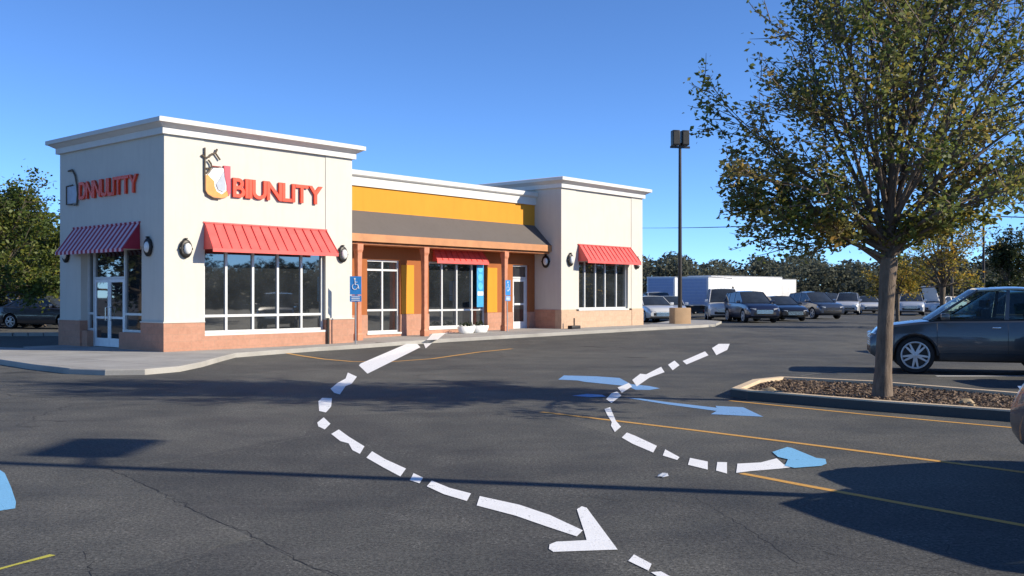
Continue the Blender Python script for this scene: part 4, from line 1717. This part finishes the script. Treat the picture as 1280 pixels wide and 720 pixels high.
# small white car with its bonnet up
g = G(1176, 392.5)
rb = make_car('sedan', car_paint('paint_white_hood', (.66, .66, .65), .0), 'white hatch with its bonnet raised in the far row', (g.x, g.y, gz(g.y)), R(-150), 'cars parked across the lot', detail=0, spokes=7)
bm = bmesh.new()
prism(bm, [(.9, -.7, 1.0), (1.0, -.7, 1.02), (1.75, -.6, 2.25), (1.68, -.6, 2.28)], (0, 1.3, 0))
obj('raised_bonnet', bm, M['trailer_white'], rb)


# box trucks and trailers at the back of the lot
def box_truck(loc, rz, label, L=6.5, Wd=2.4, z0=.95, z1=2.9, cab=True, name='box_truck', cat='truck', group=None, trailer=False, cabc=None):
    t = thing(name, label, cat, loc, rz, group)
    bx('cargo_box', M['trailer_white'], t, -L / 2, L / 2, -Wd / 2, Wd / 2, z0, z1, bev=.03)
    bm = bmesh.new()
    for s in (1, -1):
        n = int(L / .9)
        for k in range(n + 1):
            x = -L / 2 + .1 + (L - .2) * k / n
            box(bm, x - .02, x + .02, s * Wd / 2, s * (Wd / 2 + .012), z0 + .05, z1 - .05)
    obj('side_rib', bm, M['trailer_white'], t)
    bm = bmesh.new()
    for z in (z0 + .03, z1 - .06):
        for s in (1, -1): box(bm, -L / 2, L / 2, s * (Wd / 2 + .012), s * (Wd / 2 + .03), z, z + .05)
    obj('rail', bm, M['galv'], t)
    # roll-up rear door with slats
    bm = bmesh.new()
    nz = 8
    for k in range(nz):
        a = z0 + .08 + (z1 - z0 - .2) * k / nz
        b = z0 + .08 + (z1 - z0 - .2) * (k + 1) / nz - .012
        box(bm, -L / 2 - .03, -L / 2 + .01, -Wd / 2 + .12, Wd / 2 - .12, a, b)
    obj('rear_door', bm, M['trailer_back'], t)
    bm = bmesh.new()
    box(bm, -L / 2 + .1, L / 2 + (0 if trailer else 1.9), -.45, .45, z0 - .28, z0 - .02)
    box(bm, -L / 2 - .05, -L / 2 + .08, -Wd / 2 + .1, Wd / 2 - .1, z0 - .42, z0 - .26)
    obj('chassis', bm, M['black'], t)
    if cab:
        bm = bmesh.new()
        x0 = L / 2 + .12
        W2 = Wd / 2 * .86
        prof = [(x0, .55), (x0, 2.35), (x0 + .75, 2.38), (x0 + 1.35, 1.55), (x0 + 2.0, 1.35), (x0 + 2.12, .9), (x0 + 2.1, .5)]
        prism(bm, [(x, -W2, z) for x, z in prof], (0, 2 * W2, 0))
        bmesh.ops.bevel(bm, geom=list(bm.edges), offset=.05, segments=2, affect='EDGES')
        cb_ = obj('cab', bm, M['trailer_white'], t, 40)
        bm = bmesh.new()
        ngon(bm, [(x0 + .82, -W2 + .1, 2.27), (x0 + .82, W2 - .1, 2.27), (x0 + 1.40, W2 - .08, 1.56), (x0 + 1.40, -W2 + .08, 1.56)])
        for s in (1, -1): ngon(bm, [(x0 + .1, s * (W2 + .006), 1.45), (x0 + 1.25, s * (W2 + .006), 1.45), (x0 + .75, s * (W2 + .006), 2.15), (x0 + .1, s * (W2 + .006), 2.15)])
        obj('cab_window', bm, M['glass'], cb_)
    ax = [-L / 2 + 1.0, -L / 2 + 2.1] if trailer else [-L / 2 + 1.5, L / 2 + 1.3]
    for x in ax:
        for s in (1, -1):
            w_ = make_wheel(t, x, s * (Wd / 2 - .16), .45, s, 6)
    for s in (1, -1):
        bx('taillight', M['tail'], t, -L / 2 - .07, -L / 2 - .03, s * .75, s * .95, z0 - .38, z0 - .28)
    if trailer and not cab:
        bm = bmesh.new()
        for s in (1, -1): box(bm, L / 2 - 1.6, L / 2 - 1.48, s * .7, s * .82, 0, z0)
        obj('landing_leg', bm, M['galv'], t)
    return t


def at(px, Y): return Vector((XatY(px, Y), Y, gz(Y)))


a_truck = math.atan2(.55, .83)
p = at(873, 65); box_truck((p.x + .9, p.y + 2.2, p.z), R(62), 'box truck with a blue shaded rear door beside the light pole', L=5.6, Wd=2.1, z0=.85, z1=2.75)
p = at(843, 76); box_truck((p.x, p.y + 2, p.z), R(66), 'box truck with rear door partly behind the light pole', L=5.5, Wd=2.2, z0=1.1, z1=2.95)
p = at(915, 84); box_truck((p.x + 1.0, p.y + 3, p.z), R(40), 'long white trailer rising behind the navy SUV', L=10, Wd=2.5, z0=1.1, z1=3.2, cab=False, name='semi_trailer', cat='trailer', trailer=True, group='white trailers at the back of the lot')
p = at(958, 92); box_truck((p.x, p.y + 2, p.z), R(8), 'middle white trailer, shorter, behind the black car', L=3.2, Wd=2.5, z0=1.1, z1=3.25, cab=False, name='semi_trailer', cat='trailer', trailer=True, group='white trailers at the back of the lot')
p = at(978, 97); box_truck((p.x, p.y + 2, p.z), R(25), 'last white trailer, next to the tree line behind the slate blue SUV', L=2.9, Wd=2.3, z0=1.1, z1=3.15, cab=False, name='semi_trailer', cat='trailer', trailer=True, group='white trailers at the back of the lot')
p = at(903, 60.5); make_car('van', car_paint('paint_van', (.70, .70, .68), 0), 'white van between the box truck and the navy SUV', (p.x, p.y, p.z), R(-98), name='parked_van', cat='van', detail=0, spokes=7)


# ------------------------------------------------------------------ light poles, wires
def light_pole(loc, hgt, label, rz=0, ped=True, sc=1.0):
    t = thing('light_pole', label, 'light pole', loc, rz, 'parking lot light poles')
    bm = bmesh.new(); tube(bm, [(0, 0, 0.7 if ped else 0), (0, 0, hgt)], [.105 * sc, .07 * sc], 10)
    obj('pole', bm, M['pole'], t, 40)
    if ped:
        bm = bmesh.new(); box(bm, -.42, .42, -.42, .42, -.1, .78, bev=.04)
        obj('pedestal', bm, M['pedestal'], t, 40)
    bm = bmesh.new(); box(bm, -.5 * sc, .5 * sc, -.05, .05, hgt - .25, hgt - .15)
    obj('arm', bm, M['pole'], t)
    for s in (-1, 1):
        bm = bmesh.new(); box(bm, s * .06 * sc, s * .42 * sc, -.2, .2, hgt - .12, hgt + .62 * sc, bev=.03)
        h = obj('lamp_head', bm, M['bronze'], t, 40)
        bm = bmesh.new(); box(bm, s * .10 * sc, s * .38 * sc, -.212, -.195, hgt - .06, hgt + .54 * sc)
        obj('lens', bm, M['cabin'], h)
    return t


p = G(850, 404.5, H)
light_pole((p.x, p.y, gz(p.y) + H), CH + (HY - 180) * p.y / F - .3, 'tall dark light pole with twin heads on an orange concrete pedestal', R(10))
p = at(1229.5, 62); light_pole((p.x, p.y, p.z), 9.2, 'slim light pole rising behind the grey SUV, top lost in the leaves', 0, False, .8)
# utility poles and wires
def util_pole(loc, h, label):
    t = thing('utility_pole', label, 'utility pole', loc, 0, 'utility poles')
    bm = bmesh.new(); tube(bm, [(0, 0, -.2), (0, 0, h)], [.16, .11], 8); obj('pole', bm, M['barkfar'], t, 40)
    bx('crossarm', M['barkfar'], t, -1.1, 1.1, -.06, .06, h - .7, h - .56)
    return t


u1 = at(1190, 88); util_pole(u1, 9.2, 'thin pale utility pole among the yellow leaves')
u0 = Vector((-4, 128, .22)); util_pole(u0, 11.5, 'utility pole hidden beyond the shop roof')
u2 = Vector((92, 74, .22)); util_pole(u2, 9.2, 'utility pole outside the frame at the end of the wires')
for dx in (-1.0, 0.0, 1.0):
    bm = bmesh.new()
    for a, b, ha, hb in ((u0, u1, 11.0, 8.7), (u1, u2, 8.7, 8.7)):
        P = []
        for k in range(17):
            f = k / 16
            q = a.lerp(b, f)
            P.append((q.x + dx, q.y, q.z + ha + (hb - ha) * f - 1.6 * 4 * f * (1 - f) * .6))
        tube(bm, P, .016, 4)
    tag(obj('power_wire', bm, M['black']), 'thin sagging power wire crossing the sky beyond the parking lot', 'power wire', 'power wires between the utility poles')

# lamp post off to the right whose shadow crosses the foreground
sh = thing('light_pole', 'lamp post standing off frame whose thin shadow crosses the foreground', 'light pole', (9.6, 6.95, 0), 0, 'parking lot light poles')
bm = bmesh.new(); tube(bm, [(0, 0, 0), (0, 0, 8.3)], [.11, .09], 8); obj('pole', bm, M['pole'], sh, 40)
bm = bmesh.new(); tube(bm, [(0, 0, 7.2), (0, .75, 7.35)], .05, 6); obj('arm', bm, M['pole'], sh, 40)
bm = bmesh.new(); box(bm, -.28, .28, .5, 1.8, 7.25, 7.6, bev=.05); obj('lamp_head', bm, M['bronze'], sh, 40)

# ------------------------------------------------------------------ tree island
isl = [G(913, 496), G(935, 499.5), G(1090, 513), G(1270, 527), G(1420, 540), G(1440, 506), G(1277, 502), G(1095, 486), G(975, 480), G(940, 484)]
for p in isl: p.z = 0
ctr = sum(isl, Vector()) / len(isl)


def inset(poly, d):
    out = []
    n = len(poly)
    for i in range(n):
        a, b, c = poly[i - 1], poly[i], poly[(i + 1) % n]
        e1 = (b - a).normalized(); e2 = (c - b).normalized()
        n1 = Vector((-e1.y, e1.x, 0)); n2 = Vector((-e2.y, e2.x, 0))
        if n1.dot(ctr - b) < 0: n1 = -n1
        if n2.dot(ctr - b) < 0: n2 = -n2
        m = (n1 + n2)
        m = m / max(.35, m.length_squared) * 2 if m.length > 1e-6 else n1
        out.append(b + m * d)
    return out


ins = inset(isl, .16)
bm = bmesh.new()
o0 = [bm.verts.new((p.x, p.y, -.05)) for p in isl]
o1 = [bm.verts.new((p.x, p.y, .13)) for p in isl]
o2 = [bm.verts.new((p.x, p.y, .15)) for p in inset(isl, .02)]
o3 = [bm.verts.new((p.x, p.y, .15)) for p in ins]
o4 = [bm.verts.new((p.x, p.y, .05)) for p in ins]
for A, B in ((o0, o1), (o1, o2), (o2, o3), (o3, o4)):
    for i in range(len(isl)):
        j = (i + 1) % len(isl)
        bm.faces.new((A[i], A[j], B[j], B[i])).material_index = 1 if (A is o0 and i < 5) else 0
tag(obj('curb', bm, [M['curbdark'], M['curb_shade']]), kind='structure')
bm = bmesh.new()
f = ngon(bm, [(p.x, p.y, .09) for p in inset(isl, .12)])
bmesh.ops.triangulate(bm, faces=[f])
tag(obj('mulch_bed', bm, M['mulch']), kind='structure')
# loose chips
import mathutils.geometry as mg
tri = inset(isl, .25)


def inside(x, y, poly):
    c = False
    n = len(poly)
    for i in range(n):
        a, b = poly[i], poly[i - 1]
        if (a.y > y) != (b.y > y) and x < (b.x - a.x) * (y - a.y) / (b.y - a.y) + a.x: c = not c
    return c


bm = bmesh.new()
mnx, mxx = min(p.x for p in tri), max(p.x for p in tri)
mny, mxy = min(p.y for p in tri), max(p.y for p in tri)
cnt = 0
while cnt < 7000:
    x, y = random.uniform(mnx, mxx), random.uniform(mny, mxy)
    if not inside(x, y, tri): continue
    cnt += 1
    s = random.uniform(.008, .032)
    rot = Euler((random.uniform(-.6, .6), random.uniform(-.6, .6), random.uniform(0, 6.3))).to_matrix()
    h = .10 + random.uniform(0, .02)
    P = [rot @ Vector(q) + Vector((x, y, h)) for q in ((-s, -s * .4, 0), (s, -s * .3, 0), (s * .8, s * .4, .012), (-s * .9, s * .35, .008))]
    ngon(bm, P)
tag(obj('bark_chips', bm, M['chip']), 'loose brown bark chips covering the tree island', 'bark chips', kind='stuff')


def rock(x, y, z, s, label, grp='small rocks in the tree island'):
    bm = bmesh.new()
    bmesh.ops.create_icosphere(bm, subdivisions=2, radius=s)
    for v in bm.verts:
        v.co *= 1 + random.uniform(-.22, .22)
        v.co.z *= .6
    o = obj('rock', bm, M['rock'], None, 30)
    o.location = (x, y, z + s * .25)
    tag(o, label, 'rock', grp)


for px, py, s, lab in ((962, 491, .13, 'tan rock at the pointed tip of the tree island'), (972, 493, .09, 'smaller tan rock beside the one at the island tip'),
                       (1208, 505, .10, 'pale rock right of the trunk near the middle of the mulch'), (1216, 508, .06, 'tiny pale rock touching the pale rock right of the trunk')):
    g = G(px, py, .1); rock(g.x, g.y, .09, s, lab)


# ------------------------------------------------------------------ trees
def leaf_mesh(name, C, size, m, parent, droop=.3, cup=True, rs=None):
    """C: (n,3) leaf centres. Each leaf is a folded pair of triangles."""
    rs = rs or rng
    n = len(C)
    a = rs.normal(size=(n, 3)); a[:, 2] *= .6
    a /= np.linalg.norm(a, axis=1)[:, None]
    b = rs.normal(size=(n, 3))
    b -= a * (a * b).sum(1)[:, None]
    b /= np.linalg.norm(b, axis=1)[:, None]
    c = np.cross(a, b)
    s = size * rs.uniform(.55, 1.25, n)[:, None]
    p0 = C - a * s * .5
    p1 = C + b * s * .30 + c * s * .10
    p2 = C + a * s * .55
    p3 = C - b * s * .30 + c * s * .10
    V = np.stack([p0, p1, p2, p3], 1).reshape(-1, 3)
    me = bpy.data.meshes.new(name)
    me.vertices.add(4 * n); me.loops.add(4 * n); me.polygons.add(n)
    me.vertices.foreach_set('co', V.astype(np.float32).ravel())
    me.loops.foreach_set('vertex_index', np.arange(4 * n, dtype=np.int32))
    me.polygons.foreach_set('loop_start', np.arange(0, 4 * n, 4, dtype=np.int32))
    me.update(calc_edges=True)
    return link_mesh(name, me, m, parent)


def bez(a, b, c, n):
    return [a.lerp(b, i / n).lerp(b.lerp(c, i / n), i / n) for i in range(n + 1)]


def make_tree(name, label, loc, trunk_h, trunk_r, crown_fn, limbs, subs, twigs, leaves, lsize, mleaf, mbark, seed, group=None, cat='tree', extra=(), lean=(0, 0), spread=.10, crown_name='crown', rot=0, zmin=.5):
    rnd = random.Random(seed)
    rs = np.random.default_rng(seed)
    t = thing(name, label, cat, loc, rot, group)
    bm = bmesh.new()
    fork = Vector((lean[0], lean[1], trunk_h))
    P = [Vector((0, 0, -.15)), Vector((0, 0, .05)), Vector((lean[0] * .15, lean[1] * .2, trunk_h * .2)), Vector((lean[0] * .4, lean[1] * .4, trunk_h * .5)), Vector((lean[0] * .7, lean[1] * .7, trunk_h * .8)), fork]
    tube(bm, P, [trunk_r * 1.75, trunk_r * 1.38, trunk_r * 1.05, trunk_r * .95, trunk_r, trunk_r * 1.12], 14, cap=True)
    for v in bm.verts:
        a = math.atan2(v.co.y, v.co.x)
        k = 1 + .06 * math.sin(3 * a + v.co.z * 1.3) + .04 * math.sin(5 * a + 2)
        v.co.x = lean[0] * v.co.z / trunk_h + (v.co.x - lean[0] * v.co.z / trunk_h) * k
        v.co.y = lean[1] * v.co.z / trunk_h + (v.co.y - lean[1] * v.co.z / trunk_h) * k
    obj('trunk', bm, mbark, t, 60)
    bm = bmesh.new()
    centres = []

    def twig_leaves(P, n, f0=.2, sp=spread):
        for _ in range(n):
            f = f0 + (1 - f0) * rnd.random() ** .8
            i = min(len(P) - 2, int(f * (len(P) - 1)))
            q = P[i].lerp(P[i + 1], f * (len(P) - 1) - i)
            centres.append((q.x + rnd.gauss(0, sp), q.y + rnd.gauss(0, sp), q.z + rnd.gauss(0, sp)))
    targets = list(extra) + [crown_fn(rnd, i, limbs, 1.0) for i in range(limbs)]
    tz = max(x[2] for x in targets)
    tube(bm, [fork - Vector((0, 0, .2)), fork + Vector((.06, 0, (tz - trunk_h) * .25)), fork + Vector((-.05, .05, (tz - trunk_h) * .5)), fork + Vector((.05, 0, (tz - trunk_h) * .85))], [trunk_r * .7, trunk_r * .5, trunk_r * .28, .01], 8)
    for tg in targets:
        tg = Vector(tg)
        r0 = trunk_r * rnd.uniform(.26, .42)
        ctrl = fork.lerp(tg, .45) + Vector((rnd.gauss(0, .15), rnd.gauss(0, .15), (tg - fork).length * rnd.uniform(-.02, .12)))
        lead = rnd.random() ** 1.3 * .42 * max(0.0, tg.z - fork.z)
        base = fork + Vector((rnd.gauss(0, .03), rnd.gauss(0, .03), lead - rnd.uniform(0, trunk_h * .08)))
        ctrl = base.lerp(tg, .5) + Vector((rnd.gauss(0, .18), rnd.gauss(0, .18), (tg - base).length * rnd.uniform(-.05, .16)))
        r0 *= 1 - .5 * lead / max(.1, tg.z - fork.z)
        LP = bez(base, ctrl, tg, 8)
        tube(bm, LP, [r0 * (1 - .88 * i / 8) + .004 for i in range(9)], 7)
        twig_leaves(LP[4:], int(leaves * .3))
        for k in range(subs):
            f = .22 + .74 * (k + rnd.random()) / subs
            i = min(7, int(f * 8)); st = LP[i].lerp(LP[i + 1], f * 8 - i)
            d = (LP[i + 1] - LP[i]).normalized()
            L = (tg - fork).length * (.55 - .32 * f) * rnd.uniform(.7, 1.25)
            dv = (d * rnd.uniform(.5, 1.1) + Vector((rnd.gauss(0, .6), rnd.gauss(0, .6), rnd.gauss(.12, .35)))).normalized()
            e = st + dv * L
            e.z = max(e.z, zmin + .25)
            SP = bez(st, st.lerp(e, .5) + Vector((0, 0, -.05 * L)), e, 5)
            rb = r0 * (1 - .85 * f) * .5
            tube(bm, SP, [rb * (1 - .85 * j / 5) + .003 for j in range(6)], 5, cap=False)
            twig_leaves(SP, int(leaves * .5))
            for q in range(twigs):
                g = .2 + .8 * rnd.random()
                j = min(4, int(g * 5)); s2 = SP[j].lerp(SP[j + 1], g * 5 - j)
                dv2 = (dv * .8 + Vector((rnd.gauss(0, .6), rnd.gauss(0, .6), rnd.gauss(.15, .4)))).normalized()
                L2 = L * rnd.uniform(.25, .6)
                e2 = s2 + dv2 * L2
                e2.z = max(e2.z, zmin)
                TP = [s2, s2.lerp(e2, .5) + Vector((rnd.gauss(0, .02), rnd.gauss(0, .02), -.02)), e2]
                tube(bm, TP, [.010, .007, .003], 3, cap=False)
                twig_leaves(TP, leaves, .05)
    obj('branches', bm, mbark, t, 60)
    leaf_mesh(crown_name, np.array(centres), lsize, mleaf, t, rs=rs)
    return t


def crown_main(rnd, i, n, k):
    # ovoid, wide and low at the left, taller in the middle
    u = (i + rnd.random()) / n
    el = rnd.choice([.10, .25, .45, .65, .85, 1.05, 1.25]) + rnd.uniform(-.08, .08)
    az = 2 * PI * (i * .61803 % 1) + rnd.gauss(0, .15)
    r = 2.65 * math.cos(el) ** .8
    z = 2.95 + 4.4 * math.sin(el) ** 1.05
    r *= rnd.uniform(.82, 1.05) * (1 - .30 * math.sin(el))
    return (r * math.cos(az) + .25, r * math.sin(az), z * rnd.uniform(.93, 1.04) + .15)


tb = G(1103, 497, .09)
make_tree('parking_lot_tree', 'broad young tree with brown and green leaves standing in the mulch island', (tb.x, tb.y, .05), 2.25, .12, crown_main, 24, 8, 7, 12, .096,
          M['leaf'], M['bark'], 11, lean=(.10, 0), spread=.075, zmin=2.15,
          extra=[(3.3, -.2, 4.3), (2.9, .4, 3.7), (-2.3, .1, 3.5), (-2.1, -.5, 3.9), (-1.2, -.6, 2.75), (.9, -.9, 2.8), (-.6, .9, 2.8), (1.6, .3, 3.0), (-2.0, -.2, 3.0), (3.4, .2, 5.0), (-1.9, .3, 3.1), (1.2, 0, 7.7), (-.7, .3, 7.2), (2.0, -.3, 7.2), (3.3, 0, 5.9), (2.2, .5, 6.6), (-2.4, .4, 4.7)])


def crown_round(rad, z0, z1, pw=.9):
    def fn(rnd, i, n, k):
        el = rnd.uniform(-.15, 1.35)
        az = 2 * PI * (i * .61803 % 1) + rnd.gauss(0, .2)
        r = rad * max(.15, math.cos(el)) ** pw * rnd.uniform(.75, 1.08)
        z = z0 + (z1 - z0) * max(0, math.sin(el)) * rnd.uniform(.85, 1.05) + rnd.gauss(0, .15)
        return (r * math.cos(az), r * math.sin(az), max(.6, z))
    return fn


p = at(-12, 40); make_tree('leafy_tree', 'bright green tree at the left frame edge, lit from the side', (p.x, p.y, p.z), 1.9, .16, crown_round(3.2, 1.8, 6.2), 30, 7, 4, 16, .17, M['leaf_left'], M['barkfar'], 21, 'trees left of the shop', spread=.14)
p = at(52, 48); make_tree('leafy_tree', 'rounder green tree touching the left corner of the shop', (p.x, p.y, p.z), 1.5, .15, crown_round(2.9, 1.3, 4.7), 26, 7, 4, 18, .18, M['leaf_left'], M['barkfar'], 22, 'trees left of the shop', spread=.16)
p = at(10, 62); make_tree('leafy_tree', 'dark tree behind the bright green ones, left of the shop', (p.x, p.y, p.z), 1.8, .2, crown_round(4.6, 1.5, 7.4), 30, 7, 4, 18, .26, M['leaf_dark'], M['barkfar'], 23, 'trees left of the shop', spread=.2)
p = at(1178, 46); make_tree('yellow_leaf_tree', 'autumn tree with yellow leaves seen under the big crown', (p.x, p.y, p.z), 1.9, .12, crown_round(2.3, 2.0, 5.0), 20, 6, 4, 6, .15, M['leaf_yellow'], M['barkfar'], 24, spread=.12)
p = at(1122, 54); make_tree('yellow_leaf_tree', 'small yellow tree beside the trunk of the big one', (p.x, p.y, p.z), 1.6, .10, crown_round(1.5, 1.9, 3.9), 14, 6, 3, 10, .14, M['leaf_yellow'], M['barkfar'], 25, spread=.12)
p = at(1260, 78); make_tree('slender_tree', 'slender dark tree at the right edge beyond the grey SUV', (p.x, p.y, p.z), 1.9, .16, crown_round(2.0, 2.0, 6.6, 1.4), 22, 6, 4, 14, .22, M['leaf_dark'], M['barkfar'], 26, spread=.16)
# trees across the street to the right: they stand outside the frame and show in the shop windows
for k, (x, y, h, rr) in enumerate(((40, 19.5, 9.5, 3.6), (42, 35.5, 10, 3.9), (44, 27.5, 3.4, 2.4), (40, 47, 9, 4.2), (-34, 34, 8, 4.6))):
    make_tree('street_tree', ['tall dark tree mirrored in the near panes of the wide shop window', 'tall dark tree mirrored in the far panes of the wide shop window', 'low bushy tree mirrored in the middle panes of the wide shop window', 'wide dark tree mirrored in the middle wing window', 'dark tree far left of the shop, mirrored in the striped awning entrance'][k],
              (x, y, gz(y)), h * .22, .22, crown_round(rr, h * .25, h), 26, 7, 4, 16, .32, M['leaf_dark'], M['barkfar'], 31 + k, 'trees mirrored in the shop windows', spread=.25)


# far wooded edge of the lot: one mass
def woods():
    rs = np.random.default_rng(5)
    pts = []
    # arc of clumps, from far left across the view to the right
    angs = np.concatenate([np.linspace(-42, 118, 620)])
    for a in angs:
        for row in range(2):
            dist = (118 if row == 0 else 130) + rs.normal(0, 4)
            if a > 50: dist *= .9
            x, y = dist * math.sin(R(a)), dist * math.cos(R(a))
            h = 5.1 + .5 * math.sin(a * .9) + .7 * math.sin(a * 2.7 + 1) + rs.normal(0, .4) + (.7 if row else 0)
            rr = rs.uniform(1.2, 2.2)
            nb = 170
            d = rs.normal(size=(nb, 3)); d /= np.linalg.norm(d, axis=1)[:, None]
            rad = rs.uniform(.55, 1.0, nb)[:, None] ** .5
            hh = rs.uniform(.35, 1.0)
            c = np.array([x, y, h - rr * .7]) + d * rad * rr * np.array([1, 1, .85])
            pts.append(c)
            # lower growth
            c2 = np.stack([rs.normal(x, 1.6, 70), rs.normal(y, 1.4, 70), rs.uniform(0, h * .8, 70)], 1)
            pts.append(c2)
    C = np.concatenate(pts)
    C[:, 2] = np.maximum(C[:, 2], .1)
    o = leaf_mesh('woods', C, .48, M['leaf_hazed'], None, rs=rs)
    tag(o, 'distant haze-tinted belt of woods closing off the parking lot', 'woods', kind='stuff')
    # rising ground with undergrowth behind, so nothing shows through
    bm = bmesh.new()
    prev = None
    for a in np.linspace(-44, 120, 330):
        q = []
        for dist, z in ((112, .15), (120, 1.2), (124, 2.6 + .8 * math.sin(a * .9) + .5 * math.sin(a * 2.7 + 1) + random.uniform(-.4, .4)), (140, 3.2), (180, .2)):
            dd = dist * (.9 if a > 50 else 1)
            q.append(bm.verts.new((dd * math.sin(R(a)), dd * math.cos(R(a)), z + (0 if z < .5 else random.uniform(-.3, .3)))))
        if prev:
            for i in range(4): bm.faces.new((prev[i], prev[i + 1], q[i + 1], q[i]))
        prev = q
    tag(obj('terrain', bm, M['leaf_hazed']), kind='structure')


woods()

# kerb strip of the lot beyond the shop on the left
bm = bmesh.new()
a, b = G(-120, 421), G(74, 420)
for k in range(10):
    p0, p1 = a.lerp(b, k / 10), a.lerp(b, (k + 1) / 10)
    box(bm, p0.x, p1.x - .02, p0.y, p0.y + .18, 0, gz(p0.y) + .14)
tag(obj('curb', bm, M['curb']), kind='structure')

# scrap of paper
g = G(828, 597)
bm = bmesh.new()
for i in range(5):
    c = Vector((random.uniform(-.03, .03), random.uniform(-.03, .03), .006))
    ngon(bm, [c + Vector((-.03, -.02, .0)), c + Vector((.03, -.015, .012)), c + Vector((.025, .025, .03)), c + Vector((-.02, .02, .008))])
o = obj('paper_scrap', bm, M['paper'])
o.location = (g.x, g.y, .005)
tag(o, 'crumpled scrap of white paper lying below the dashed curve', 'litter')
